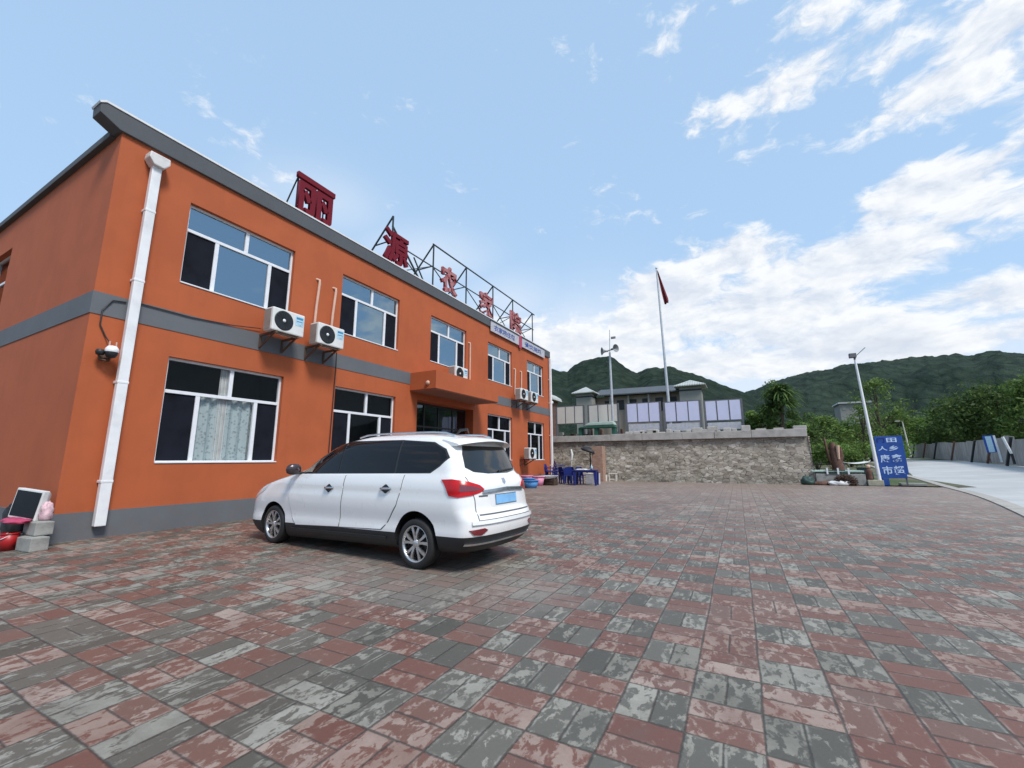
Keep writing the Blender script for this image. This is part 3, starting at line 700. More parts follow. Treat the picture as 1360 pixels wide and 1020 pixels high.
# refrigerant pipes run up the wall from the units
acs = [o for o in bpy.data.objects if o.name.startswith('air_conditioner')]
def acpipe(i, y, zt, bend=.0):
    o = acs[i]; L = o.location; mb = MB(); x = .05
    pts = [(x, 0, .3), (x, .0, .6), (x, bend*.3, (zt-L.z)*.6), (x, bend, zt-L.z-.1), (x, bend-.01, zt-L.z-.02), (-.02, bend-.06, zt-L.z)]
    mb.tube([(p[0], p[1]+y-L.y, p[2]) for p in pts], .036, 8); child(mb, 'pipe', M['wrap'], o)
acpipe(1, 6.98, 6.05, .06); acpipe(1, 7.5, 6.0, .07); acpipe(2, 14.4-.05, 6.1); acpipe(3, 18.4, 5.75, .05); acpipe(4, 19.12, 5.75, .03)

# ------------------------------------------------------------------ security camera
sc_ = thing('security_camera', 'white and black security camera on the orange wall beside the downpipe', 'camera', (FX, 3.0, 3.1))
mb = MB(); mb.box(0, .03, -.07, .07, -.12, .02); mb.tube([(.02, 0, -.08), (.16, 0, -.12), (.2, .0, -.02)], .025, 8); mb.tube([(.04, -.1, -.02), (.1, -.09, -.12), (.16, -.02, -.14)], .015, 6); child(mb, 'bracket', M['rust'], sc_, bevel=0)
mb = MB(); Mx = Matrix.Translation((.2, .02, .03)); mb.lathe([(0, .10), (.06, .085), (.09, .04), (.095, 0), (.09, -.02)], Mx, 20); child(mb, 'hood', M['white'], sc_)
mb = MB(); mb.lathe([(.088, -.02), (.085, -.06), (.06, -.11), (0, -.13)], Mx, 20); child(mb, 'lens', M['plastic'], sc_)
mb = MB(); mb.lathe([(0, .05), (.05, .04), (.065, .0), (.05, -.05), (0, -.06)], Matrix.Translation((.14, -.11, .0)), 16); child(mb, 'lamp', M['plastic'], sc_)
for yy in (-.02, .07): mb = MB(); mb.tube([(.19, yy, .1), (.19, yy, .2)], .012, 8); child(mb, 'antenna', M['wrap'], sc_)

# ------------------------------------------------------------------ rooftop letters and their steel frame
XL = -9.82
chars = [('丽', 6.90, 1.18, 7.84, 8.93, 'first and largest looking'), ('源', 10.08, 1.2, 7.85, 9.03, 'second'), ('农', 13.12, 1.12, 7.86, 9.03, 'third'), ('家', 16.05, 1.2, 7.86, 8.98, 'fourth'), ('院', 19.05, 1.2, 7.78, 8.98, 'fifth')]
labs = ['dark red rooftop letter with a flat top bar, nearest the camera, alone before the frame', 'dark red rooftop letter with three drops on its left, second along the roof edge', 'faded red rooftop letter third along the roof edge, above the upper window over the canopy', 'faded red rooftop letter fourth along the roof edge, second from the far end', 'most faded pinkish rooftop letter, last at the far end of the roof']
for (chx, y, w, z0, z1, _), lab in zip(chars, labs):
    o = text_obj('rooftop_letter', chx, 1.2, (.10), M['letter'], Matrix.Translation((XL, y, (z0+z1)/2)) @ FAC, None, .03, (w, z1-z0))
    tag(o, lab, 'sign letter', 'red letters along the roof edge')
fr = thing('sign_frame', 'dark steel lattice frame holding the red letters on the roof edge', 'sign frame', (XL-.12, 8.6, 7.5)); FO = Vector((XL-.12, 8.6, 7.5))
PY = [10.0, 12.25, 14.55, 16.87, 18.95, 21.4]; TZ = 9.66
def fpart(mb, name): o = mb.build(name, M['iron'], org=FO); o.location = (0, 0, 0); o.parent = fr
xf = XL-.12
for y in PY:
    q = MB(); q.bar((xf, y, 7.35), (xf, y, TZ), .045); fpart(q, 'post')
    q = MB(); q.bar((xf, y, TZ), (xf-1.9, y, 7.55), .045); q.bar((xf, y, 8.75), (xf-.8, y, 8.75), .035); fpart(q, 'back_brace')
    q = MB(); q.bar((xf-1.0, y, 8.5), (xf-1.9, y, 7.6), .03); fpart(q, 'strut')
q = MB(); q.bar((xf, 12.2, TZ), (xf, 21.7, TZ), .045); fpart(q, 'top_rail')
q = MB(); q.bar((xf-.02, 9.7, 8.72), (xf-.02, 21.6, 8.72), .035); fpart(q, 'middle_rail')
for a, b in zip(PY[:-1], PY[1:]):
    q = MB(); q.bar((xf-.03, a, 7.55), (xf-.03, b, 8.75), .03); q.bar((xf-.05, a, 8.75), (xf-.05, b, 7.55), .03); fpart(q, 'cross_brace')
q = MB(); q.bar((xf-.02, 10.0, 9.3), (xf-.02, 11.9, 7.5), .05); q.bar((xf+.02, 11.1, 8.6), (xf+.02, 12.0, 7.5), .04); fpart(q, 'cross_brace')
for y0_, lab in ((6.42, 'thin dark prop leaning behind the left of the first red letter'), (7.25, 'thin dark prop behind the right of the first red letter')):
    q = MB(); q.bar((xf, y0_, 8.9), (xf-.5, y0_-.2, 7.4), .03); q.bar((xf, y0_, 7.6), (xf, y0_, 8.9), .03)
    tag(q.build('letter_prop', M['iron'], org=(xf, y0_, 7.5)), lab, 'prop')
# two small banners hung on the parapet at the far end
for (a, b, txt, lab) in ((15.95, 18.8, '农家院住宿', 'white banner with blue lettering on the parapet, nearer of two'), (19.15, 22.1, '餐饮烧烤', 'white banner with blue lettering at the far end of the parapet')):
    bn = thing('banner', lab, 'banner', (FX+.08, (a+b)/2, 7.3), 0, 'banners on the parapet')
    q = MB(); q.box(0, .02, -(b-a)/2, (b-a)/2, -.235, .235); child(q, 'cloth', M['bannerw'], bn)
    q = MB(); q.box(0, .03, -(b-a)/2-.02, (b-a)/2+.02, .237, .28); child(q, 'rail', M['iron'], bn)
    text_obj('lettering', txt, .3, .006, M['blue'], Matrix.Translation((.024, -.1, 0)) @ FAC, bn, .003, ((b-a)*.72, .27))
q = MB(); q.box(FX+.075, FX+.10, 18.84, 19.1, 6.95, 7.62); tag(q.build('red_cloth', M['magenta'], org=(FX+.08, 18.97, 7.3)), 'dark red cloth strip hanging between the two parapet banners', 'cloth')
q = MB(); q.tube([(FX-.3, 5.05, 7.66), (FX-.32, 5.25, 7.78), (FX-.3, 5.5, 7.76), (FX-.28, 5.7, 7.67)], .05, 8); q.tube([(FX-.4, 5.2, 7.66), (FX-.4, 5.3, 7.84)], .02, 6)
tag(q.build('rooftop_pipe', M['plastic'], org=(FX-.3, 5.4, 7.66)), 'short dark bent pipe on the parapet left of the first letter', 'pipe')
M.update(glassbeige=simple('beige_lining', (.22, .19, .16), .25, var=.25, vscale=8), lampred2=simple('deep_red_lens', (.16, .004, .01), .1, spec=.8, coat=1), mirrorcap=simple('dark_mirror_shell', (.035, .02, .025), .25, coat=.6),
    recess=simple('shaded_paint', (.74, .76, .79), .4, var=.02), brake=simple('brake_disc', (.05, .05, .05), .5, metal=.5), pinkbag=simple('pink_bag', (.62, .42, .46), .6, var=.4, vscale=9))
CAR_DU, CAR_RZ = -0.05, 0.0

# ------------------------------------------------------------------ the white people carrier
# local x runs rearwards from the front axle, y away from the yard side, z up
def interp(T_, z):
    if z <= T_[0][0]: return T_[0][1]
    for (a, u), (b, v) in zip(T_[:-1], T_[1:]):
        if a <= z <= b: return u+(v-u)*(z-a)/(b-a)
    return T_[-1][1]
def spl(T_):
    """smooth table by Catmull-Rom sampling"""
    P = curve_pts(T_, 6); return lambda z: interp(P, z)
cF = spl([(.16, -.76), (.24, -.86), (.36, -.975), (.50, -.99), (.62, -.965), (.74, -.91), (.84, -.765), (.92, -.54), (1.0, -.23), (1.07, .04), (1.13, .26), (1.22, .42), (1.34, .66), (1.45, .93), (1.52, 1.18), (1.57, 1.45), (1.61, 1.75), (1.635, 2.2)])
cR = spl([(.16, 3.80), (.24, 3.88), (.36, 3.93), (.50, 3.94), (.60, 3.91), (.66, 3.875), (.80, 3.86), (.95, 3.84), (1.04, 3.80), (1.10, 3.74), (1.22, 3.685), (1.36, 3.62), (1.46, 3.57), (1.52, 3.50), (1.57, 3.32), (1.61, 2.95), (1.635, 2.3)])
CWK = .745/.815
cW_ = spl([(.16, .70), (.22, .765), (.31, .795), (.39, .805), (.46, .793), (.53, .798), (.66, .815), (.78, .812), (.86, .800), (.92, .803), (1.0, .786), (1.06, .765), (1.10, .745), (1.22, .708), (1.36, .658), (1.46, .612), (1.52, .568), (1.57, .49), (1.61, .36), (1.635, .12)])
cW = lambda z: cW_(z)*(1-(1-CWK)*(1 if z < 1.1 else max(.35, 1-(z-1.1)*1.3)))
cLF = spl([(.16, .42), (.5, .52), (.8, .58), (1.0, .70), (1.13, .82), (1.3, .75), (1.5, .6), (1.62, .4)])
cLR = spl([(.16, .25), (.5, .26), (.9, .28), (1.1, .30), (1.4, .30), (1.52, .4), (1.62, .5)])
def gg(t, p): t = min(1.0, max(0.0, t)); return (1-(1-t)**p)**(1/p)
def halfw(u, z):
    f_, r_ = cF(z), cR(z)
    return cW(z)*gg((u-f_)/cLF(z), 2.3)*gg((r_-u)/cLR(z), 2.6)
def tilt(u, z): return z+(u-1.4)*.030*max(0, 1-(z-.15)/.75)
def rear_u(y, z):
    lo, hi = cR(z)-cLR(z), cR(z)
    for _ in range(30):
        m_ = (lo+hi)/2
        if halfw(m_, z) > abs(y): lo = m_
        else: hi = m_
    return lo
def front_u(y, z):
    lo, hi = cF(z), cF(z)+cLF(z)
    for _ in range(30):
        m_ = (lo+hi)/2
        if halfw(m_, z) > abs(y): hi = m_
        else: lo = m_
    return hi
def contour(z, n=40):
    f_, r_ = cF(z), cR(z); L1, L2 = min(cLF(z), (r_-f_)*.45), min(cLR(z), (r_-f_)*.45); us = []
    for i in range(15): us.append(f_+L1*(i/14)**2.4)
    for i in range(1, n): us.append(f_+L1+(r_-f_-L1-L2)*i/n)
    for i in range(15): us.append(r_-L2*((14-i)/14)**2.4)
    return [(u, halfw(u, z)) for u in us]
def wrap_pt(a, z):
    """walk a metres from the rear centre line round the corner"""
    pts = [(cR(z), 0.0)]+[(u, halfw(u, z)) for u in [cR(z)-cLR(z)*(i/60)**2.4 for i in range(1, 61)]]+[(cR(z)-cLR(z)-.05*k, halfw(cR(z)-cLR(z)-.05*k, z)) for k in range(1, 20)]
    s_ = 0
    for (u0, y0), (u1, y1) in zip(pts[:-1], pts[1:]):
        d = math.hypot(u1-u0, y1-y0)
        if s_+d >= a: k = (a-s_)/max(d, 1e-9); return u0+(u1-u0)*k, y0+(y1-y0)*k
        s_ += d
    return pts[-1]
def patch(poly, fn, off, m, name, parent, step=.05, thick=.012, mirror=False):
    """a 2-D outline laid on the body, off metres proud of it, with real edges"""
    bm = bmesh.new(); vs = [bm.verts.new((p[0], p[1], 0)) for p in poly]; bm.faces.new(vs)
    for ax in (0, 1):
        lo, hi = min(p[ax] for p in poly), max(p[ax] for p in poly); k = lo+step
        while k < hi-1e-4:
            no = (1, 0, 0) if ax == 0 else (0, 1, 0); co = (k, 0, 0) if ax == 0 else (0, k, 0)
            bmesh.ops.bisect_plane(bm, geom=bm.verts[:]+bm.edges[:]+bm.faces[:], plane_co=co, plane_no=no); k += step
    flat = [(v.co.x, v.co.y) for v in bm.verts]; bm.verts.index_update()
    def p3(a, b):
        e = 1e-3; P0 = Vector(fn(a, b)); ta = Vector(fn(a+e, b))-Vector(fn(a-e, b)); tb = Vector(fn(a, b+e))-Vector(fn(a, b-e)); n = ta.cross(tb)
        n.normalize(); c = Vector((1.5, 0, .7))
        if n.dot(P0-c) < 0: n = -n
        return P0, n
    top, bot = [], []
    for a, b in flat:
        P0, n = p3(a, b); top.append(P0+n*off); bot.append(P0-n*thick)
    fs = [[v.index for v in f.verts] for f in bm.faces]; be = [(e.verts[0].index, e.verts[1].index) for e in bm.edges if len(e.link_faces) == 1]; bm.free()
    mb = MB(); N = len(top); mb.add(top+bot, fs, 0, True); mb.f += [(a, b, N+b, N+a) for a, b in be]; mb.m += [0]*len(be); mb.sm += [False]*len(be)
    if mirror: mb.v = [(x, -y, z) for x, y, z in mb.v]
    o = mb.build(name, m); o.parent = parent
    o.data.set_sharp_from_angle(angle=R(40)); return o
side = lambda u, z: (u, -halfw(u, z), tilt(u, z))
rear = lambda y, z: (rear_u(y, z), y, tilt(3.9, z))
front = lambda y, z: (front_u(y, z), y, tilt(-.8, z))
wrapn = lambda a, z: (wrap_pt(a, z)[0], -wrap_pt(a, z)[1], tilt(3.85, z))
def wrapn2(a, z):
    u, y = wrap_pt(abs(a), z); return (u, -y if a >= 0 else y, tilt(3.85, z))
cA, cB = Vector((-6.46, 4.31, 0)), Vector((-3.43, 4.08, 0)); ce = (cB-cA).normalized(); cn_ = Vector((-ce.y, ce.x, 0))
car = thing('parked_car', 'white people carrier with dark side windows parked beside the orange guesthouse', 'car', cA+cn_*.735+ce*CAR_DU, math.atan2(ce.y, ce.x)+CAR_RZ)
zs = [.16, .19, .22, .27, .32, .36, .42, .48, .54, .60, .66, .72, .78, .84, .90, .95, 1.0, 1.04, 1.08, 1.11, 1.15, 1.20, 1.26, 1.32, 1.38, 1.44, 1.48, 1.52, 1.55, 1.58, 1.602, 1.615, 1.626, 1.635]
mb = MB(); rings = []
for z in zs:
    c = contour(z); rings.append([(u, -y, tilt(u, z)) for u, y in c]+[(u, y, tilt(u, z)) for u, y in c[::-1][1:-1]])
n = len(rings[0]); vs = [p for r_ in rings for p in r_]
fs, mm = [], []
for i in range(len(rings)-1):
    for j in range(n): fs.append((i*n+j, i*n+(j+1) % n, (i+1)*n+(j+1) % n, (i+1)*n+j)); mm.append(1 if zs[i+1] < .365 else 0)
o_ = len(mb.v); mb.add(vs, fs, 0, True); mb.m = mm
h_ = n//2
for base, flip in ((0, True), ((len(rings)-1)*n, False)):
    for j in range(h_):
        q = [base+j, base+j+1, base+(n-j-1) % n, base+(n-j) % n] if j else [base, base+1, base+n-1]
        if len(set(q)) < 3: continue
        q = list(dict.fromkeys(q)); mb.f.append(tuple(q)); mb.m.append(1 if flip else 0); mb.sm.append(not flip)
body = mb.build('body', [M['car'], M['plastic'], M['black']], merge=True)
cut = MB()
for u in (0.0, 3.05):
    for s_ in (-1, 1):
        Mx = Matrix.Translation((u, s_*.635, .285+ (.03 if u > 1 else 0))) @ Matrix.Rotation(pi/2, 4, 'X'); cut.lathe([(0, -.17), (.345, -.17), (.345, .17), (0, .17)], Mx, 40, 0, True)
co = cut.build('cutter', [M['black']], merge=True)
for o in (body, co): o.matrix_world = Matrix.Identity(4)
md = body.modifiers.new('b', 'BOOLEAN'); md.operation = 'DIFFERENCE'; md.object = co; md.solver = 'EXACT'; md.material_mode = 'TRANSFER'
bpy.context.view_layer.update(); dg = bpy.context.evaluated_depsgraph_get(); nm = bpy.data.meshes.new_from_object(body.evaluated_get(dg)); body.modifiers.clear(); body.data = nm; nm.name = 'body'
bpy.data.objects.remove(co); nm.set_sharp_from_angle(angle=R(38)); body.parent = car
# glazing
sidewin = [('front_window', [(.60, 1.075), (1.475, 1.085), (1.475, 1.512), (1.30, 1.497), (1.03, 1.415), (.80, 1.27)]),
           ('sliding_door_window', [(1.50, 1.085), (2.60, 1.10), (2.60, 1.503), (1.50, 1.512)]),
           ('quarter_window', [(2.64, 1.10), (3.20, 1.115), (3.34, 1.20), (3.44, 1.285), (3.38, 1.375), (3.18, 1.46), (2.64, 1.503)])]
seal = [(.54, 1.062), (3.22, 1.10), (3.36, 1.185), (3.475, 1.285), (3.40, 1.39), (3.19, 1.478), (2.6, 1.52), (1.5, 1.53), (1.28, 1.513), (1.0, 1.428), (.78, 1.28)]
for mir in (False, True):
    patch(seal, side, .003, M['plastic'], 'window_seal', car, mirror=mir)
    for nme, pl_ in sidewin: patch(pl_, side, .006, M['carglass'], nme, car, mirror=mir)
patch([(.60, 1.082), (.86, 1.087), (.86, 1.27), (.82, 1.25)], side, .008, M['glassbeige'], 'vent_window', car)
patch([(-.455, 1.425), (.455, 1.425), (.50, 1.33), (.53, 1.17), (.44, 1.115), (.22, 1.09), (-.22, 1.09), (-.44, 1.115), (-.53, 1.17), (-.50, 1.33)], rear, .006, M['carglass2'], 'rear_window', car, step=.04)
patch([(-.62, 1.16), (.62, 1.16), (.52, 1.50), (-.52, 1.50)], front, .006, M['carglass'], 'windscreen', car)
# doors: the panel stands a little proud over a dark gap
for mir in (False, True):
    for nme, pl_, hu, hz in (('front_door', [(.40, 1.045), (1.665, 1.055), (1.655, .80), (1.615, .37), (.62, .345), (.50, .45), (.40, .72), (.385, .9)], 1.36, .875),
                         ('sliding_door', [(1.69, 1.055), (2.80, 1.075), (2.785, .92), (2.72, .70), (2.55, .46), (2.46, .385), (1.64, .37), (1.68, .80)], 2.52, .90)):
        cx_, cz_ = sum(p[0] for p in pl_)/len(pl_), sum(p[1] for p in pl_)/len(pl_)
        big = [(p[0]+(.009 if p[0] > cx_ else -.009), p[1]+(.0 if p[1] > cz_ else -.009)) for p in pl_]
        d_ = patch(pl_, side, .006, M['car'], nme, car, mirror=mir)
        patch(big, side, .0015, M['seam'], 'door_gap', d_, mirror=mir)
        patch([(hu-.10, hz-.005), (hu-.01, hz+.055), (hu+.01, hz+.055), (hu+.09, hz+.005), (hu+.01, hz-.06), (hu-.01, hz-.06)], side, .0085, M['plastic'], 'handle_recess', d_, mirror=mir)
        hb = MB(); sg = 1 if mir else -1
        hb.tube([(hu-.09, sg*(halfw(hu-.09, hz)+.012), tilt(hu, hz)), (hu-.05, sg*(halfw(hu, hz)+.035), tilt(hu, hz)+.004), (hu+.06, sg*(halfw(hu, hz)+.035), tilt(hu, hz)+.006), (hu+.10, sg*(halfw(hu+.1, hz)+.012), tilt(hu, hz)+.004)], [.012, .016, .016, .011], 8); o = hb.build('handle', M['chrome']); o.parent = d_
    # sill strip, lamps, mirror
    patch([(.50, .262), (2.55, .262), (2.55, .30), (.50, .30)], side, .02, M['plastic'], 'sill_step', car, mirror=mir)
    tl = patch([(.935, 1.03), (.78, 1.035), (.60, 1.005), (.47, .965), (.41, .918), (.48, .88), (.60, .85), (.76, .83), (.875, .845)], wrapn, .012, M['lampred'], 'tail_light', car, step=.03, mirror=mir)
    patch([(.72, .975), (.52, .945), (.44, .918), (.53, .905), (.74, .90)], wrapn, .0145, M['lampred2'], 'reflector', tl, step=.03, mirror=mir)
    patch([(.70, .44), (.50, .455), (.45, .43), (.54, .375), (.64, .385)], wrapn, .010, M['lampred2'], 'rear_reflector', car, step=.03, mirror=mir)
    patch([(-.70, .72), (-.42, .86), (-.18, .90), (-.30, .80), (-.62, .66)], side, .006, M['lampwhite'], 'headlight', car, step=.03, mirror=mir)
    sg = 1 if mir else -1
    mr = MB(); Mx = Matrix.Translation((.56, sg*.800, 1.125)) @ Matrix.Rotation(sg*.25, 4, 'Z') @ Matrix.Scale(.55, 4, (1, 0, 0)) @ Matrix.Scale(1.15, 4, (0, 1, 0))
    mr.lathe([(0, .085), (.05, .08), (.085, .05), (.098, 0), (.085, -.05), (.05, -.075), (0, -.08)], Mx, 20); mo = child(mr, 'door_mirror', M['mirrorcap'], car)
    mr = MB(); mr.tube([(.60, sg*.66, 1.07), (.58, sg*.79, 1.08)], .022, 8); o = mr.build('arm', M['plastic']); o.parent = mo
    # rails
    rl = MB(); zz = lambda u: 1.60-.022*(u-2.3)**2+.03
    rl.tube([(1.55, sg*.40, 1.585), (1.72, sg*.41, 1.615)]+[(u, sg*.415, zz(u)-.005) for u in (2.0, 2.3, 2.7, 3.0)]+[(3.22, sg*.41, 1.60), (3.36, sg*.40, 1.56)], .013, 8); child(rl, 'roof_rail', M['chrome'], car)
# tailgate, bumper and trims
tg = patch([(-0.587, 1.06), (0.587, 1.06), (0.583, .95), (0.552, .80), (0.552, .55), (-0.552, .55), (-0.552, .80), (-0.583, .95)], rear, .005, M['car'], 'tailgate', car, step=.05)
patch([(-0.595, 1.06), (0.595, 1.06), (0.590, .95), (0.561, .80), (0.561, .54), (-0.561, .54), (-0.561, .80), (-0.590, .95)], rear, .0015, M['seam'], 'tailgate_gap', tg)
patch([(-0.445, .905), (0, .925), (0.445, .905), (0.445, .875), (0, .893), (-0.445, .872)], rear, .032, M['chrome'], 'trim_bar', tg, step=.05, thick=.0)
patch([(-.34, .86), (.34, .86), (.30, .685), (-.30, .685)], rear, .0062, M['recess'], 'plate_recess', tg)  # thin patch; the shade of the recess is put into its paint colour
pp = patch([(-.225, .835), (.225, .835), (.225, .72), (-.225, .72)], rear, .018, M['plate'], 'number_plate', car, step=.1)
patch([(-.235, .845), (.235, .845), (.235, .71), (-.235, .71)], rear, .012, M['chrome'], 'plate_frame', pp, step=.1)
patch([(-.03, 1.03), (.03, 1.03), (.035, .985), (0, .955), (-.035, .985)], rear, .010, M['chrome'], 'emblem', tg, step=.03)
patch([(-.50, .845), (-.36, .845), (-.36, .825), (-.50, .825)], rear, .008, M['seam'], 'badge', tg, step=.04)
patch([(-0.534, .615), (0.534, .615), (0.534, .60), (-0.534, .60)], rear, .008, M['seam'], 'crease', tg, step=.05)
patch([(.72, .285), (-.72, .285), (-.72, .262), (.72, .262)], wrapn2, .016, M['chrome'], 'bumper_trim', car, step=.05)
patch([(.66, .54), (-.66, .54), (-.66, .50), (.66, .50)], wrapn2, .020, M['car'], 'bumper_step', car, step=.05)
sp = MB(); N_ = 14
prof = [(3.34, 1.545), (3.52, 1.53), (3.70, 1.485), (3.715, 1.47), (3.68, 1.455), (3.50, 1.46)]
vs = []; 
for k in range(N_+1):
    y = -.56+1.12*k/N_; dr_ = .16*(abs(y)/.56)**3; dz = .055*(abs(y)/.56)**2.2
    vs += [(u-dr_*(1 if u > 3.45 else .3), y, z-dz+.02) for u, z in prof]
fs = [(k*6+j, k*6+(j+1) % 6, (k+1)*6+(j+1) % 6, (k+1)*6+j) for k in range(N_) for j in range(6)]+[tuple(range(6)), tuple(range(N_*6+5, N_*6-1, -1))]
sp.add(vs, fs, 0, True); so_ = child(sp, 'spoiler', M['car'], car); so_.data.set_sharp_from_angle(angle=R(45))
wp = MB(); wp.tube([rear(.0, 1.115), rear(.12, 1.125), rear(.38, 1.14)], .013, 8); wp.v = [(x+.02, y, z) for x, y, z in wp.v]; child(wp, 'rear_wiper', M['plastic'], car)
an = MB(); an.tube([(3.05, 0, 1.60), (3.12, 0, 1.66), (3.24, 0, 1.665), (3.27, 0, 1.60)], [.01, .02, .016, .006], 8); child(an, 'roof_aerial', M['plastic'], car)
# wheels
def wheel(u, sg):
    r_ = .283
    w = bpy.data.objects.new('wheel', None); COL.objects.link(w); w.parent = car; w.location = (u, sg*.635, r_+(0 if u < 1 else .0)); w.empty_display_size = .2
    Mx = Matrix.Rotation(-sg*pi/2, 4, 'X')          # local z outwards
    tb = MB(); tb.lathe([(.195, -.10), (.25, -.105), (.275, -.095), (.283, -.07), (.283, .07), (.275, .088), (.255, .097), (.225, .10), (.208, .094), (.203, .08)], Mx, 48); child(tb, 'tyre', M['tyre'], w)
    rb = MB(); rb.lathe([(.198, -.09), (.198, .03), (.203, .085), (.210, .094), (.204, .095), (.192, .086), (.186, .055)], Mx, 48)
    for k in range(5):
        t0 = k*2*pi/5+.35
        for dt in (-.20, .20):
            a0, a1 = t0+dt*.65, t0+dt*1.35; c0, s0, c1, s1 = cos(a0), sin(a0), cos(a1), sin(a1)
            q = []
            for (rr, cc, ss, wd, zt) in ((.035, c0, s0, .013, .082), (.12, (c0+c1)/2, (s0+s1)/2, .014, .088), (.194, c1, s1, .019, .083)):
                for zz_ in (zt, zt-.03): q += [Mx @ Vector((rr*cc-ss*wd, rr*ss+cc*wd, zz_)), Mx @ Vector((rr*cc+ss*wd, rr*ss-cc*wd, zz_))]
            fs_ = []
            for b_ in (0, 4): fs_ += [(b_, b_+1, b_+5, b_+4), (b_+2, b_+6, b_+7, b_+3), (b_, b_+4, b_+6, b_+2), (b_+1, b_+3, b_+7, b_+5)]
            rb.add(q, fs_)
    rb.lathe([(0, .088), (.03, .088), (.048, .08), (.05, .05)], Mx, 24); child(rb, 'rim', M['alloy'], w)
    bd = MB(); bd.lathe([(0, .02), (.15, .02), (.155, .0), (.155, -.05)], Mx, 32); child(bd, 'brake_disc', M['brake'], w)
for u in (0.0, 3.05):
    for sg in (-1, 1): wheel(u, sg)

# ------------------------------------------------------------------ retaining wall along the far side of the yard
rw = thing('retaining_wall', 'long rubble stone retaining wall with a cement coping behind the paved yard', 'wall', (-3.5, 25.5, 0)); RO = Vector((-3.5, 25.5, 0))
def wpart(mb, name, m, parent, org, **k): o = mb.build(name, m, org=org, **k); o.location = (0, 0, 0); o.parent = parent; return o
from mathutils import noise as mn
mb = MB(); NX, NZ = 230, 40; x0, x1 = -16.0, 3.3; vs = []
for i in range(NX+1):
    for j in range(NZ+1):
        x = x0+(x1-x0)*i/NX; z = -.1+2.45*j/NZ; v = Vector((x*3.4, 0, z*5.2)); d = mn.voronoi(v, distance_metric='DISTANCE')[0]
        vs.append((x-(.16*max(0, z)/2.4 if i == NX else 0), 25.5-.030*min(1, (d[1]-d[0])*2.2)-.02*mn.fractal(Vector((x*1.3, 3, z*1.3)), 1, 2, 4)+.06*(z/2.4), z))
mb.add(vs, [(i*(NZ+1)+j, (i+1)*(NZ+1)+j, (i+1)*(NZ+1)+j+1, i*(NZ+1)+j+1) for i in range(NX) for j in range(NZ)], 0, True)
mb.quad((3.3, 25.45, -.1), (3.3, 26.3, -.1), (3.14, 26.3, 2.35), (3.14, 25.5, 2.35)); wpart(mb, 'stonework', M['stone'], rw, RO, recalc=False)
mb = MB(); X = -16
while X < 3.1:
    w = random.uniform(1.6, 2.6); b = min(3.18, X+w); mb.box(X+.006, b-.006, 25.40+random.uniform(-.012, .012), 25.95, 2.33, 2.72+random.uniform(-.02, .02)); X = b
wpart(mb, 'coping', M['cap'], rw, RO, bevel=.018)
for a, b, h in ((.92, 1.40, 2.79), (1.72, 2.16, 2.80), (2.58, 3.14, 2.88)):
    mb = MB(); mb.box(a, b, 25.43, 25.8, 2.69, h); wpart(mb, 'upstand', M['cap'], rw, RO, bevel=.02)

# notice boards standing on the terrace
BY = 26.9
def board(x0, x1, z0, z1, m, lab, low):
    w = x1-x0; t = thing('notice_board', lab, 'notice board', ((x0+x1)/2, BY, 2.55), 0, 'notice boards on the terrace'); c = (x0+x1)/2; zb = 2.55
    for s_ in (-w/2+.01, w/2-.01):
        q = MB(); q.box(s_-.06, s_+.06, -.05, .05, -.1, z1-zb+.05); child(q, 'post', M['postgrey'], t)
    q = MB(); q.box(-w/2+.07, w/2-.07, -.03, .03, z1-zb, z1-zb+.05); q.box(-w/2+.07, w/2-.07, -.03, .03, z0-zb-.05, z0-zb)
    for k in (1, 2): q.box(-w/2+k*w/3-.025, -w/2+k*w/3+.025, -.03, .03, z0-zb, z1-zb)
    child(q, 'frame', M['postgrey'], t)
    for k in range(3):
        a, b = -w/2+w*k/3+.035+(.03 if k == 0 else 0), -w/2+w*(k+1)/3-.035-(.03 if k == 2 else 0)
        q = MB(); q.box(a, b, -.045, -.01, z0-zb+.01, z1-zb-.01); child(q, 'panel', m, t)
    if low:
        q = MB(); q.box(-w/2+.1, w/2-.1, -.02, .02, .35, z0-zb-.12); child(q, 'lower_board', M['board'], t)
board(-10.75, -8.80, 3.62, 4.76, M['cream'], 'cream three panel notice board nearest the orange guesthouse', False)
board(-8.50, -6.53, 3.62, 4.74, M['cream'], 'cream three panel notice board behind the loudspeaker pole', False)
board(-6.02, -3.96, 3.52, 4.68, M['lilac'], 'lilac three panel notice board leftmost of the lilac three', True)
board(-3.74, -1.72, 3.46, 4.62, M['lilac'], 'lilac three panel notice board between two other lilac boards', True)
board(-1.50, .42, 3.42, 4.55, M['lilac'], 'lilac three panel notice board nearest the palm shrub', True)
# low clutter under the boards
mb = MB()
for k in range(11):
    x = -10.9+k*.41+random.uniform(-.1, .1); w, h = random.uniform(.15, .4), random.uniform(.2, .75); mb.box(x, x+w, 27.6, 27.9, 2.5, 2.6+h, k % 3)
tag(mb.build('rubble_heap', [M['cement'], M['redbrown'], M['brown']], org=(-9, 27.7, 2.55)), 'low row of grey and brown rubble under the cream notice boards', 'rubble', kind='stuff')
mb = MB()
for k in range(16):
    x = -6.0+k*.42+random.uniform(-.15, .15); w, h = random.uniform(.25, .6), random.uniform(.15, .42); mb.box(x, x+w, 26.0, 26.3, 2.5, 2.62+h)
tag(mb.build('stone_heap', [M['cap']], org=(-3, 26.2, 2.55), bevel=.05), 'loose pale stones lying on the terrace edge under the lilac boards', 'stones', kind='stuff')
gs = thing('market_stall', 'low stall under a green tarpaulin beside the loudspeaker pole on the terrace', 'stall', (-7.7, 26.35, 2.6))
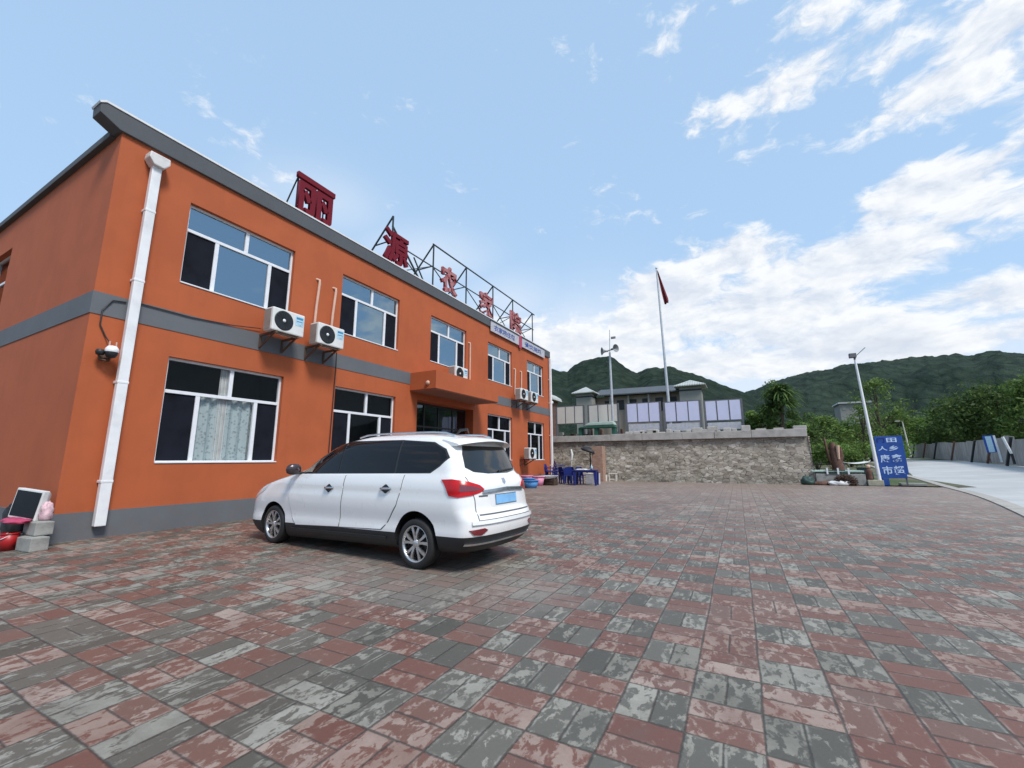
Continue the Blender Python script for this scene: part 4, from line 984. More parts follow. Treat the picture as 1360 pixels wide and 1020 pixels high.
for x in (-1.15, -.1, 1.0):
    q = MB(); q.box(x-.1, x+.1, -.25, .25, 0, .62); child(q, 'leg', M['tarp'], gs)
q = MB(); q.prism([(-1.25, .60), (1.15, .60), (1.05, .74), (-1.1, .70)], lambda x, z: (x, -.32, z), lambda x, z: (x, .32, z)); child(q, 'counter', M['tarp'], gs, bevel=.02)
q = MB(); q.prism([(-.9, .76), (1.1, .76), (1.0, .98), (-.55, .95)], lambda x, z: (x, -.3, z), lambda x, z: (x, .3, z)); child(q, 'tarpaulin', M['tarplite'], gs, bevel=.04)

# poles on the terrace
sp_ = thing('loudspeaker_pole', 'white pole with two grey horn loudspeakers in front of the notice boards', 'pole', (-6.72, 26.2, 2.6))
q = MB(); q.tube([(0, 0, 0), (0, 0, 2.6), (0, 0, 5.4)], [.085, .075, .06], 12); q.tube([(0, 0, 5.4), (.06, 0, 6.9)], [.028, .022], 8); child(q, 'pole', M['steel'], sp_)
for s_, az_ in ((-1, 2.6), (1, .5)):
    D = Vector((s_*.85, -.52, -.05)).normalized(); rot = D.to_track_quat('Z', 'Y').to_matrix().to_4x4(); Mx = Matrix.Translation((s_*.20, -.05, 5.55+s_*.05)) @ rot
    q = MB(); q.lathe([(.05, -.12), (.06, 0), (.09, .12), (.15, .22), (.25, .29), (.26, .30), (.235, .28), (.14, .2), (.07, .10), (.0, .09)], Mx, 24); child(q, 'horn', M['horn'], sp_)
q = MB(); q.tube([(-.3, 0, 5.52), (.3, 0, 5.58)], .035, 8); child(q, 'crossbar', M['horn'], sp_)
q = MB(); q.box(.12, .42, -.06, .06, 6.28, 6.42); child(q, 'lamp_head', M['horn'], sp_, bevel=.03)
fp = thing('flagpole', 'tall slightly leaning flagpole with a dark red flag hanging limp', 'flagpole', (-3.80, 30, 2.6))
q = MB(); q.tube([(0, 0, 0), (-.12, 0, 6), (-.24, 0, 12.1)], [.10, .08, .05], 12); q.lathe([(0, .12), (.07, .06), (.07, 0), (0, -.06)], Matrix.Translation((-.24, 0, 12.15)), 12); child(q, 'pole', M['steel'], fp)
q = MB(); N_ = 14; vs = []
for k in range(N_+1):
    t = k/N_; z = 11.9-2.55*t; w = .03+.30*t**.8*(1 if t < .9 else 1-(t-.9)*3.5); xo = -.20+.36*t
    for j in range(7): u = j/6; vs.append((xo-.0+w*u-.10*t*(1-t), -.08*sin(u*9+t*2)*(.3+t), z+.10*u))
q.add(vs, [(k*7+j, k*7+j+1, (k+1)*7+j+1, (k+1)*7+j) for k in range(N_) for j in range(6)], 0, True); fl = child(q, 'flag', M['flag'], fp); mo = fl.modifiers.new('t', 'SOLIDIFY'); mo.thickness = .012

# village hall with two pavilions beyond the terrace
vh = thing('village_hall', 'long grey roofed village hall with two pale roofed square pavilions', 'hall', (-9, 46, 3)); VO = Vector((-9, 46, 3))
mb = MB(); mb.box(-13.6, -4.6, 46, 51, 2.6, 8.05); wl = wpart(mb, 'wall', M['plaster'], vh, VO)
mb = MB()
mb.prism([(45.2, 8.0), (48.5, 9.05), (51.8, 8.0), (51.8, 8.12), (48.5, 9.2), (45.2, 8.12)], lambda y, z: (-13.7, y, z+.12), lambda y, z: (-4.5, y, z)); wpart(mb, 'roof', M['tileg'], vh, VO)
for k in range(6):
    x = -12.6+k*1.35; q = MB(); q.box(x, x+.75, 45.95, 46.02, 6.55 if k % 2 else 6.2, 7.6); wpart(q, 'window', M['dark'], vh, VO)
for x in (-11.9, -9.9, -7.8, -5.9):
    q = MB(); q.box(x-.09, x+.09, 45.5, 45.7, 2.6, 8.0); wpart(q, 'column', M['plasterg'], vh, VO)
for (xc, w, ze, zp) in ((-14.4, 1.0, 8.42, 9.22), (-3.6, 1.12, 8.30, 9.02)):
    q = MB(); q.box(xc-w*.88, xc+w*.88, 44.4-w*.88+.6, 44.4+w*.88+.6, 2.6, ze); pv = wpart(q, 'pavilion', M['plasterg'], vh, VO)
    q = MB(); e = w*1.28; yc = 45.0; q.add([(xc-e, yc-e, ze-.06), (xc+e, yc-e, ze-.06), (xc+e, yc+e, ze-.06), (xc-e, yc+e, ze-.06), (xc, yc, zp), (xc-e, yc-e, ze+.03), (xc+e, yc-e, ze+.03), (xc+e, yc+e, ze+.03), (xc-e, yc+e, ze+.03)], [(0, 3, 2, 1), (0, 1, 6, 5), (1, 2, 7, 6), (2, 3, 8, 7), (3, 0, 5, 8), (5, 6, 4), (6, 7, 4), (7, 8, 4), (8, 5, 4)])
    o = q.build('pavilion_roof', M['tilew'], org=VO); o.location = (0, 0, 0); o.parent = pv
    q = MB(); q.box(xc-w*.92, xc+w*.92, 45-w*.92, 45+w*.92, ze-.5, ze-.36); o = q.build('eaves_band', M['dark'], org=VO); o.location = (0, 0, 0); o.parent = pv
hut = thing('small_hut', 'small red hut with a pale rounded roof at the far corner of the guesthouse', 'hut', (-13.4, 31.5, 2.6))
q = MB(); q.box(-1.5, .62, -.8, .8, 0, 3.35); child(q, 'wall', M['redbrown'], hut)
q = MB(); q.prism([(-1.7, 3.3), (.95, 3.3), (.85, 3.55), (.4, 3.85), (-.4, 4.05), (-1.7, 4.1)], lambda x, z: (x, -1, z), lambda x, z: (x, 1, z)); child(q, 'roof', M['tilew'], hut, bevel=.03)
for x in (.35, .8):
    q = MB(); q.lathe([(0, .13), (.1, .1), (.14, 0), (.1, -.1), (0, -.13)], Matrix.Translation((x, -.95, 3.05)), 14); child(q, 'lantern', M['cloth'], hut)

# ------------------------------------------------------------------ foliage
def leaves(mb, c, r, n, size, rnd, flat=.85):
    """leaf-sized faces through the volume of one clump"""
    for _ in range(n):
        d = Vector((rnd.gauss(0, 1), rnd.gauss(0, 1), rnd.gauss(0, 1))).normalized(); k = rnd.random()**.45
        p = Vector((c[0]+d.x*r*k, c[1]+d.y*r*k, c[2]+d.z*r*k*flat))
        nrm = (d*.7+Vector((rnd.gauss(0, .6), rnd.gauss(0, .6), rnd.gauss(.4, .6)))).normalized(); a = nrm.orthogonal().normalized(); a = (Matrix.Rotation(rnd.random()*6.3, 3, nrm) @ a); b = nrm.cross(a); s_ = size*rnd.uniform(.6, 1.35)
        mb.add([p-a*s_, p-b*s_*.55, p+a*s_, p+b*s_*.55], [(0, 1, 2, 3)])
def make_tree(seed, h, w, leaf, nclump, nleaf, lsize, trunk=.35, sparse=1.0):
    rnd = random.Random(seed); t = bpy.data.objects.new('tree', None); COL.objects.link(t); t.empty_display_size = .3
    tb = MB(); hb = h*trunk; r0 = max(.07, h*.018)
    tb.tube([(0, 0, -.3), (.03*h*.3, 0, hb*.5), (rnd.uniform(-.1, .1), rnd.uniform(-.1, .1), hb), (rnd.uniform(-.2, .2), rnd.uniform(-.2, .2), h*.72)], [r0*1.3, r0, r0*.85, r0*.3], 8)
    cm = MB()
    for i in range(nclump):
        a = rnd.random()*2*pi; v = rnd.random(); z = hb*.75+(h*.93-hb*.75)*v; env = sin(pi*min(1, .18+v*.80))**.7*(1 if v < .7 else .92)
        rr = w/2*env*rnd.uniform(.25, 1.0)**.6; c = (rr*cos(a), rr*sin(a), z); cr = w*.15*rnd.uniform(.65, 1.3)
        leaves(cm, c, cr, int(nleaf*rnd.uniform(.6, 1.3)), lsize, rnd)
        if i % 3 == 0: tb.tube([(0, 0, hb*.8+(z-hb)*.3), (c[0]*.5, c[1]*.5, z*.85+hb*.1), c], [r0*.5, r0*.3, r0*.1], 5, cap=False)
    child(tb, 'trunk', M['bark'], t, recalc=False); child(cm, 'crown', leaf, t, recalc=False); return t
TREES = {}
def tree_at(kind, p, h, rz, lab, group=None, sx=1.0):
    if kind not in TREES:
        spec = dict(broad=(3, 10, 11, M['leafA'], 70, 95, .23, .22), round=(5, 10, 9, M['leafB'], 60, 95, .22, .2), bright=(9, 10, 10, M['leafC'], 55, 90, .22, .15), slim=(12, 10, 5.5, M['leafB'], 34, 48, .15, .35))[kind]
        TREES[kind] = o = make_tree(*spec)
    else: o = copy_tree(TREES[kind])
    k = h/10; o.location = p; o.scale = (k*sx, k*sx, k); o.rotation_euler.z = rz; tag(o, lab, 'tree', group); return o
def gz(x, y):
    return -.1+(max(0, y-26)*.0135 if x > 3 else 2.6)
def tree_px(kind, px, ptop, t, rz, lab, zb=None, sx=1.0, group='trees along the far side of the road'):
    p = at(px, ptop, t); z = gz(p.x, p.y) if zb is None else zb
    return tree_at(kind, (p.x, p.y, z), (p.z-z)/.97, rz, lab, group, sx)
tree_px('broad', 1318, 508, 52, .3, 'large dark tree over the fence above the far blue signboard', sx=.95)
tree_px('round', 1368, 500, 47, 1.4, 'mid green tree at the right edge of the photo behind the fence', sx=.9)
tree_px('broad', 1272, 527, 60, 2.1, 'dark spreading tree left of the far blue signboard, second from the right edge', sx=.95)
tree_px('bright', 1296, 523, 72, 2.9, 'brighter green crown showing between the two dark roadside trees', sx=.8)
tree_px('bright', 1240, 545, 74, .9, 'yellow green tree at the left end of the roadside fence', sx=1.1)
tree_px('round', 1216, 556, 84, 2.2, 'mid green bush-like tree right behind the near blue signboard', sx=1.1)
tree_px('round', 1187, 549, 78, 3.4, 'mid green tree rising above the top of the near blue signboard', sx=1.2)
tree_px('bright', 1150, 556, 66, 4.0, 'bright green tree behind the leaning lamp post, left of the blue signboard', sx=1.3)
tree_px('bright', 1118, 560, 62, 1.0, 'bright green tree below the pale village house', sx=1.3)
tree_px('round', 1090, 553, 60, 5.0, 'mid green tree just right of the retaining wall end', sx=1.2)
tree_px('broad', 1064, 556, 54, .5, 'low dark tree behind the right end of the retaining wall', sx=1.2)
tree_px('slim', 1158, 500, 64, .2, 'slender thin-leaved tree standing in front of the hill behind the leaning lamp post')
tree_px('slim', 1140, 535, 60, 1.9, 'thin-leaved young tree between the lamp post and the retaining wall')
# hedge-like mass behind the low planter: separate shrubs
def shrub(p, r, h, leaf, n, lsize, lab, seed, cat='shrub', grp=None):
    rnd = random.Random(seed); t = thing('shrub', lab, cat, p, 0, grp); cm = MB(); tb = MB()
    for i in range(9):
        a = rnd.random()*6.28; rr = r*rnd.random()**.6*.8; z = h*rnd.uniform(.25, .85); leaves(cm, (rr*cos(a), rr*sin(a), z), r*.42, n, lsize, rnd); tb.tube([(0, 0, -.1), (rr*cos(a), rr*sin(a), z)], [.03, .01], 5)
    child(tb, 'stems', M['bark'], t, recalc=False); child(cm, 'foliage', leaf, t, recalc=False); return t
for i, (px, py, t_, r, h, lf, lab) in enumerate(((1084, 608, 36, 1.5, 2.6, 'leafB', 'green shrub against the right end of the stone wall'), (1104, 606, 40, 1.7, 2.9, 'leafC', 'bright green shrub above the low planter, second from the wall'), (1128, 606, 44, 1.8, 2.6, 'leafB', 'green shrub behind the white sheet left of the lamp post'), (1180, 600, 46, 2.0, 2.6, 'leafC', 'leafy shrub directly behind the near blue signboard'), (1098, 590, 52, 2.6, 3.0, 'leafA', 'dark shrub between the wall end and the village house'))):
    p = at(px, py, t_); shrub((p.x, p.y, gz(p.x, p.y)), r, h, M[lf], 130, .13, lab, 20+i, grp='shrubs beside the retaining wall')
for i, (px, t_, r, h, lab) in enumerate(((1012, 24.0, .75, 1.45, 'light green shrub on the terrace just right of the last lilac board'), (1060, 24.2, .6, .75, 'low green shrub at the right end of the retaining wall coping'), (999, 24.4, .55, 1.0, 'small light green shrub touching the last lilac notice board'))):
    p = at(px, 566, t_); shrub((p.x, p.y, 2.6), r, h, M['leafC'], 150, .085, lab, 60+i, grp='shrubs on top of the retaining wall')
# palm-like plant with arching leaves
pt = thing('palm_shrub', 'tall palm-like plant with arching drooping leaves on top of the wall', 'plant', (2.25, 26.7, 2.6)); rnd = random.Random(4)
q = MB(); q.tube([(-.05, 0, 0), (0, 0, 1.0), (.05, 0, 2.0)], [.13, .10, .09], 8); q.tube([(-.03, .1, .1), (-.35, .1, .7), (-.5, 0, 1.25)], [.08, .07, .05], 8); child(q, 'trunk', M['bark'], pt)
q = MB()
for head, n_, L0 in (((.05, 0, 2.15), 260, 1.25), ((-.5, 0, 1.3), 140, .9), ((.15, 0, 1.5), 170, 1.1)):
    for k in range(n_):
        a = rnd.random()*6.283; up = rnd.uniform(.1, 1.35); L = L0*rnd.uniform(.55, 1.1); c = Vector(head); d = Vector((cos(a)*cos(up), sin(a)*cos(up), sin(up))); sidev = Vector((-sin(a), cos(a), 0)); pts = []
        for j in range(6):
            s_ = j/5*L; pts.append(c+d*s_+Vector((0, 0, -.62*s_*s_/L0)))
        wd = [.02, .036, .04, .036, .026, .005]; vs = []
        for p, w_ in zip(pts, wd): vs += [p-sidev*w_, p+sidev*w_]
        q.add(vs, [(2*j, 2*j+1, 2*j+3, 2*j+2) for j in range(5)])
[leaves(q, (rnd.gauss(0, .34), rnd.gauss(0, .34), 1.95+rnd.gauss(0, .20)), .42, 130, .075, rnd, .8) for _ in range(14)]; [leaves(q, (-.55+rnd.gauss(0, .3), 0, .9+rnd.gauss(0, .25)), .36, 110, .07, rnd, .9) for _ in range(7)]; [leaves(q, (.6+rnd.gauss(0, .25), 0, .8+rnd.gauss(0, .25)), .32, 90, .07, rnd, .9) for _ in range(5)]
child(q, 'leaves', M['leafD'], pt, recalc=False)
# trees and a wall out to the right, where the windows look
for i, (x, y, h, kd) in enumerate(((27, -6, 5.0, 'broad'), (32, 4, 6.5, 'round'), (29, 13, 4.5, 'broad'), (34, 21, 6, 'bright'), (30, 29, 5, 'broad'), (28, -18, 6, 'round'), (17, 37, 5.5, 'slim'))):
    if i == 6: continue
    tree_at(kd, (x, y, .9), h, i*1.3, 'roadside tree across the road, reflected in the lower windows', 'trees across the road outside the view')

# ------------------------------------------------------------------ planter wall, lamp and signboard
pw = thing('planter', 'low cement planter wall between the stone wall and the blue signboard', 'planter', (4.4, 25.4, 0)); 
q = MB(); q.box(-1.15, .75, -.06, .12, 0, .52); child(q, 'front_wall', M['cement'], pw, bevel=.02)
q = MB(); q.box(-1.3, .72, -.02, .9, .6, .68); q.box(-1.3, .70, .3, .4, .5, .62); child(q, 'ledge', M['tarplite'], pw, bevel=.015)
q = MB(); q.box(.78, 1.35, -.18, .28, 0, .26); child(q, 'end_block', M['yellowc'], pw, bevel=.02)
for x in (-.72, -.3, .1):
    q = MB(); q.box(x, x+.07, -.10, -.062, .50, .80); child(q, 'rail_post', M['white'], pw)
q = MB(); q.box(-.75, .2, -.09, -.062, .52, .57); q.box(-.75, .0, -.09, -.062, .66, .70); child(q, 'rail', M['bottle'], pw)
rnd = random.Random(5); q = MB()
for k in range(420):
    a = rnd.random()*pi; r = .42*rnd.random()**.4; c = Vector((-.05+r*cos(a), -.32+rnd.uniform(-.16, .16), r*sin(a)*1.05)); d = Vector((rnd.gauss(0, 1), rnd.gauss(0, .6), rnd.gauss(.2, 1))).normalized()*.13; s_ = d.orthogonal().normalized()*.014
    q.add([c-d-s_, c-d+s_, c+d+s_, c+d-s_], [(0, 1, 2, 3)])
tag(q.build('brush_heap', M['brown'], org=(0, 0, 0), recalc=False), 'round heap of dark brown dead brushwood in front of the low planter', 'brushwood').location = (4.35, 25.25, .02)
def blob(name, lab, cat, p, sx, sy, sz, m, seed, grp=None):
    q = MB(); n1_, n2_ = 12, 20; vs = []
    for i in range(n1_+1):
        for j in range(n2_):
            th = pi*i/n1_; ph = 2*pi*j/n2_; d = Vector((sin(th)*cos(ph), sin(th)*sin(ph), cos(th))); k = 1+.35*mn.noise(d*2.1+Vector((seed, 0, 0)))+.14*mn.noise(d*5+Vector((seed, 0, 0)))
            vs.append((d.x*sx*k, d.y*sy*k, max(0, (d.z*.85+.6)*sz*k)))
    q.add(vs, [(i*n2_+j, i*n2_+(j+1) % n2_, (i+1)*n2_+(j+1) % n2_, (i+1)*n2_+j) for i in range(n1_) for j in range(n2_)], 0, True)
    o = q.build(name, m, merge=True); o.location = p; return tag(o, lab, cat, grp)
blob('white_sack', 'crumpled white sack lying on the paving before the planter', 'sack', (4.05, 24.9, .0), .42, .2, .16, M['cloth'], 1)
blob('green_bag', 'dark green bag on the ground at the foot of the stone wall', 'bag', (2.85, 25.1, .0), .28, .2, .26, M['bottle'], 2)
blob('earth_mound', 'small reddish earth mound between the green bag and the white sack', 'mound', (3.45, 25.2, -.02), .45, .2, .13, M['redbrown'], 3)
st = thing('clay_figure', 'small red brown clay figure standing on the planter end block', 'figure', (5.30, 25.42, .26))
q = MB(); q.lathe([(.0, 0), (.12, 0), (.13, .1), (.1, .3), (.14, .42), (.06, .5), (.05, .53)], Matrix.Identity(4), 16); child(q, 'base', M['redbrown'], st)
q = MB(); q.lathe([(0, .70), (.07, .67), (.09, .61), (.07, .54), (0, .51)], Matrix.Identity(4), 16); child(q, 'head', M['wrap'], st)
ts = thing('tree_stump', 'weathered brown carved stump standing behind the low planter', 'stump', (4.45, 27.2, .0))
q = MB(); q.tube([(0, 0, 0), (.02, 0, .8), (-.06, 0, 1.5), (-.12, 0, 2.05)], [.30, .26, .2, .12], 10); q.tube([(.02, 0, .9), (.2, 0, 1.35), (.22, 0, 1.8)], [.16, .12, .06], 8); q.tube([(-.02, 0, .8), (-.3, 0, 1.2), (-.42, 0, 2.3)], [.12, .08, .05], 8); child(q, 'trunk', M['redbrown'], ts)
q = MB(); q.tube([(.06, -.2, 1.2), (.08, -.18, 1.9)], [.05, .09], 8); child(q, 'stick', M['wrap'], ts)
q = MB(); vs = []
for i in range(9):
    for j in range(5): vs.append((-.6+i*.15, j*.3, .55-.10*sin(pi*i/8)*(1-.3*j/4)+.05*mn.noise(Vector((i, j, 0)))+.42))
q.add(vs, [(i*5+j, (i+1)*5+j, (i+1)*5+j+1, i*5+j+1) for i in range(8) for j in range(4)], 0, True); p = (5.6, 29.2, .1)
wsn = thing('sheeted_stand', 'white sheet spread over a low stand behind the planter, left of the lamp post', 'stand', p)
child(q, 'sheet', M['cloth'], wsn); wsn.children[0].modifiers.new('t', 'SOLIDIFY').thickness = .03
for x in (-.5, .5):
    for y in (.1, 1.1): q = MB(); q.box(x-.04, x+.04, y-.04, y+.04, -.1, .9); child(q, 'leg', M['cement'], wsn)
ip = thing('pot', 'dark glazed pot in the shade behind the planter end block', 'pot', (5.25, 26.1, .0)); q = MB(); q.lathe([(0, 0), (.25, 0), (.36, .3), (.33, .6), (.24, .72), (.27, .78), (.22, .78), (.2, .6), (0, .5)], Matrix.Identity(4), 20); child(q, 'body', M['bottle'], ip); q = MB(); q.lathe([(.225, .77), (.285, .775), (.285, .81), (.225, .81)], Matrix.Identity(4), 20); child(q, 'rim', M['bottle'], ip)

lp_ = thing('lamp_post', 'white leaning lamp post with a small flood lamp beside the near blue signboard', 'lamp post', (5.69, 25.55, 0))
q = MB(); q.tube([(0, 0, .0), (-.02, 0, .36), (-.25, 0, 6.05)], [.085, .078, .045], 14); child(q, 'pole', M['white'], lp_)
q = MB(); q.tube([(-.25, 0, 5.98), (-.25, 0, 6.12)], .05, 8); q.box(-.46, -.18, -.1, .1, 6.08, 6.3); hd = child(q, 'flood_lamp', M['postgrey'], lp_, bevel=.02)
q = MB(); q.box(-.22, .22, -.14, .14, -.015, .015, 0, Matrix.Translation((.02, 0, 6.36)) @ Matrix.Rotation(-.75, 4, 'Y')); o = q.build('solar_panel', M['postgrey']); o.parent = hd
sb = thing('signboard', 'blue signboard with pale lettering standing at the kerb beside the white lamp post', 'signboard', (6.24, 25.62, 0)); sb.rotation_euler = (0, R(-1.0), R(-4))
q = MB(); q.box(-.47, .45, -.03, .03, .34, 2.26); child(q, 'board', M['blue'], sb, bevel=.006)
q = MB(); q.box(.455, .52, -.025, .025, .5, 2.27); child(q, 'side_flap', M['blue'], sb)
for x in (-.42, .42):
    q = MB(); q.box(x-.03, x+.03, .031, .08, 0, 2.2); child(q, 'leg', M['blue'] if x < 0 else M['postgrey'], sb)
q = MB(); q.box(-.44, -.2, -.02, .02, 0.02, .33); child(q, 'skirt', M['blue'], sb)
for txt, x, z, w, h, f_ in (('门', -.30, 2.07, .34, .24, 0), ('田', .16, 2.07, .44, .22, 1), ('人', -.27, 1.70, .40, .22, 1), ('乡', .19, 1.70, .42, .25, 1), ('康', -.24, 1.23, .42, .40, 1), ('鑫', .25, 1.24, .46, .40, 1), ('市', -.22, .70, .44, .42, 1), ('超', .26, .70, .46, .42, 1)):
    Mx = Matrix.Translation((x*.84-.01, -.034, z)) @ Matrix.Rotation(pi/2, 4, 'X')
    text_obj('lettering', txt, .3, .006, M['inkblue'] if f_ else M['bluep'], Mx, sb, .006, (w*.82, h*.92))
q = MB(); q.box(-.45, .45, -.2, .2, 0, .12); o = q.build('concrete_slab', M['cement'], bevel=.02); o.location = (6.95, 26.1, 0); tag(o, 'flat grey concrete slab on the ground right of the blue signboard', 'slab')

# ------------------------------------------------------------------ beyond: roadside fence, signs, pale house
fe = thing('roadside_fence', 'weathered grey corrugated fence along the far side of the road', 'fence', (17, 42, .5)); FO2 = Vector((17, 42, .5))
fpts = [Vector(p) for p in curve_pts([(14.4, 28, .5), (15.7, 34, .6), (17.33, 42.6, .70), (19, 50.3, .83), (21, 60.5, .93), (22.1, 71.4, 1.15), (23.3, 81.1, 1.33), (24.4, 92, 1.5)], 12)]
L = 0; seg = [fpts[0]]
for a, b in zip(fpts[:-1], fpts[1:]):
    L += (b-a).length
    if L > 3.1 or b.y < a.y: seg.append(b); L = 0
for i, (a, b) in enumerate(zip(seg[:-1], seg[1:])):
    h = 1.95+random.uniform(-.15, .12); q = MB(); d = (b-a).normalized(); nn = Vector((d.y, -d.x, 0))
    p0, p1 = a+d*.04+nn*.25, b-d*.04+nn*.25
    q.add([p0+Vector((0, 0, -.1)), p1+Vector((0, 0, -.1)), p1+Vector((0, 0, h+.12*(i % 2))), p0+Vector((0, 0, h)), p0+nn*.05+Vector((0, 0, -.1)), p1+nn*.05+Vector((0, 0, -.1)), p1+nn*.05+Vector((0, 0, h+.12*(i % 2))), p0+nn*.05+Vector((0, 0, h))], [(0, 1, 2, 3), (4, 7, 6, 5), (3, 2, 6, 7), (0, 4, 5, 1), (0, 3, 7, 4), (1, 5, 6, 2)])
    o = q.build('panel', M['fence'], org=FO2); o.location = (0, 0, 0); o.parent = fe
    if i % 2 == 1:
        q = MB(); q.bar(a-nn*.35-d*.0+Vector((0, 0, -.1)), a+nn*.05-d*.5+Vector((0, 0, 2.0)), .14); o = q.build('prop', M['dark'] if i % 4 == 1 else M['redbrown'], org=FO2); o.location = (0, 0, 0); o.parent = fe
p = at(1313, 613, 35); s2 = thing('roadside_sign', 'far blue and white signboard standing before the roadside fence', 'signboard', (p.x-.3, p.y-2.0, p.z)); s2.scale = (.62, .62, .72); s2.rotation_euler = (0, R(-4), R(-20))
q = MB(); q.box(-.55, .35, -.04, .04, 1.0, 2.9); child(q, 'board', M['blue'], s2); q = MB(); q.box(-.34, .18, -.06, -.045, 1.05, 2.8); child(q, 'picture', M['aclabel'], s2)
q = MB(); q.box(.36, .56, -.05, .05, -.1, 2.85); child(q, 'post', M['white'], s2); q = MB(); q.box(-.5, -.42, -.03, .03, -.1, 1.0); child(q, 'leg', M['redbrown'], s2)
p = at(1341, 614, 30); q = MB(); q.tube([(0, 0, -.1), (-.05, 0, .6)], .07, 8, 1); q.tube([(-.05, 0, .6), (-.32, 0, 1.75)], .07, 8, 0); o = q.build('marker_post', [M['white'], M['dark']]); o.location = (p.x-.4, p.y-1.6, p.z); tag(o, 'leaning white post with a dark foot before the roadside fence', 'post')
p = at(1209, 603, 60); l2 = thing('street_lamp', 'thin distant street lamp right of the near blue signboard', 'street lamp', (p.x, p.y, p.z-.3))
q = MB(); q.tube([(0, 0, 0), (-.3, 0, 5.0)], [.12, .08], 8); child(q, 'pole', M['cream'], l2); q = MB(); q.box(-1.1, -.2, -.12, .12, 4.95, 5.1); child(q, 'lamp_head', M['cream'], l2)
p0 = at(1117, 552, 92); p1 = at(1151, 534, 92); hs = thing('village_house', 'pale distant village house among the trees below the hill', 'house', (p0.x, p0.y, p0.z-6)); W_, H_ = p1.x-p0.x, p1.z-p0.z+6
q = MB(); q.box(0, W_, 0, 6, 0, H_-.3); child(q, 'wall', M['plasterg'], hs); q = MB(); q.prism([(-.4, H_-.35), (W_+.4, H_-.35), (W_+.2, H_), (-.2, H_)], lambda x, z: (x, -.4, z), lambda x, z: (x, 6.4, z)); child(q, 'roof', M['tilew'], hs)
for k in range(4): q = MB(); q.box(.4+k*W_/4, .4+k*W_/4+W_*.12, -.06, .02, H_-1.7, H_-.75); child(q, 'window', M['plasterg'], hs)
# overhead wire across the hill
q = MB(); a, b = at(1140, 536, 70), at(1370, 522, 60)
q.tube([a+(b-a)*k/16+Vector((0, 0, -1.1*4*(k/16)*(1-k/16))) for k in range(17)], .03, 5); tag(q.build('overhead_wire', M['cable'], org=a), 'thin dark overhead wire sagging across the hillside', 'wire')

# ------------------------------------------------------------------ furniture and clutter by the far corner
def chair_mesh(t):
    q = MB(); q.box(-.21, .21, -.20, .22, .42, .45); child(q, 'seat', M['bluep'], t, bevel=.012)
    q = MB()
    q.prism([(-.21, .45), (.21, .45), (.23, .74), (.16, .86), (-.16, .86), (-.23, .74)], lambda x, z: (x, .20+(z-.45)*.18, z), lambda x, z: (x, .225+(z-.45)*.18, z)); child(q, 'backrest', M['bluep'], t, bevel=.008)
    for x in (-.19, .19):
        for y in (-.18, .2): q = MB(); q.tube([(x*1.12, y*1.12, 0), (x, y, .43)], [.03, .045], 4); child(q, 'leg', M['bluep'], t)
        q = MB(); q.tube([(x*1.15, .26, .66), (x*1.2, .0, .65), (x*1.12, -.19, .63), (x*1.08, -.19, .44)], .022, 6); child(q, 'armrest', M['bluep'], t)
ch = thing('plastic_chair', 'dark blue plastic chair at the bottom of the tall stack by the guesthouse corner', 'chair', (-8.75, 22.0, 0), 2.2, 'blue plastic chairs by the table'); chair_mesh(ch)
for (x, y, rz, z, lab) in ((-8.9, 21.2, 1.7, 0, 'dark blue plastic chair in front of the stacked chairs, nearest the pink basin'), (-8.70, 22.04, 2.2, .32, 'dark blue plastic chair at the top of the tall stack by the guesthouse corner'), (-8.05, 22.3, 3.0, 0, 'dark blue plastic chair behind the others, closest to the stone wall'), (-7.4, 21.9, 2.9, 0, 'dark blue plastic chair standing behind the left half of the blue table'), (-8.9, 21.2, 1.7, .16, 'dark blue plastic chair stacked on the chair nearest the pink basin'), (-8.72, 22.02, 2.2, .16, 'dark blue plastic chair second in the tall stack by the guesthouse corner'), (-8.2, 21.5, 2.6, 0, 'dark blue plastic chair between the stacked chairs and the blue table'), (-7.9, 20.9, -2.4, 0, 'dark blue plastic chair in front of the others, left of the blue table'), (-7.55, 21.1, -1.9, 0, 'dark blue plastic chair pushed against the left side of the blue table')):
    c = copy_tree(ch); c.location = (x, y, z); c.rotation_euler.z = rz; c['label'] = lab
tb = thing('plastic_table', 'dark blue plastic table near the stone wall with papers on top', 'table', (-6.75, 20.6, 0), .15)
q = MB(); q.box(-.6, .6, -.42, .42, .70, .74); child(q, 'tabletop', M['bluep'], tb, bevel=.012)
q = MB(); q.box(-.55, .55, -.38, .38, .63, .699); child(q, 'apron', M['bluep'], tb)
for x in (-.5, .5):
    for y in (-.34, .34): q = MB(); q.tube([(x*1.04, y*1.04, 0), (x, y, .63)], [.06, .11], 4); child(q, 'leg', M['bluep'], tb)
q = MB(); q.box(-.45, .15, -.3, .2, 0, .012); q.box(-.4, .02, -.22, .14, .012, .05); o = q.build('papers', M['cloth']); o.location = (-6.75, 20.6, .741); tag(o, 'white papers lying on the blue plastic table', 'papers')
q = MB(); q.lathe([(0, .0), (.05, 0), (.055, .15), (.02, .2), (.02, .24), (0, .24)], Matrix.Identity(4), 12); o = q.build('bottle', M['aclabel']); o.location = (-6.4, 20.45, .742); tag(o, 'small bluish bottle on the right of the blue table', 'bottle')
bx = thing('carton', 'pale carton standing under the blue table', 'box', (-6.7, 21.6, 0)); q = MB(); q.box(-.32, .32, -.2, .2, 0, .5); child(q, 'body', M['board'], bx, bevel=.01); q = MB(); q.box(-.33, .33, -.21, .21, .501, .53); child(q, 'lid', M['cloth'], bx)
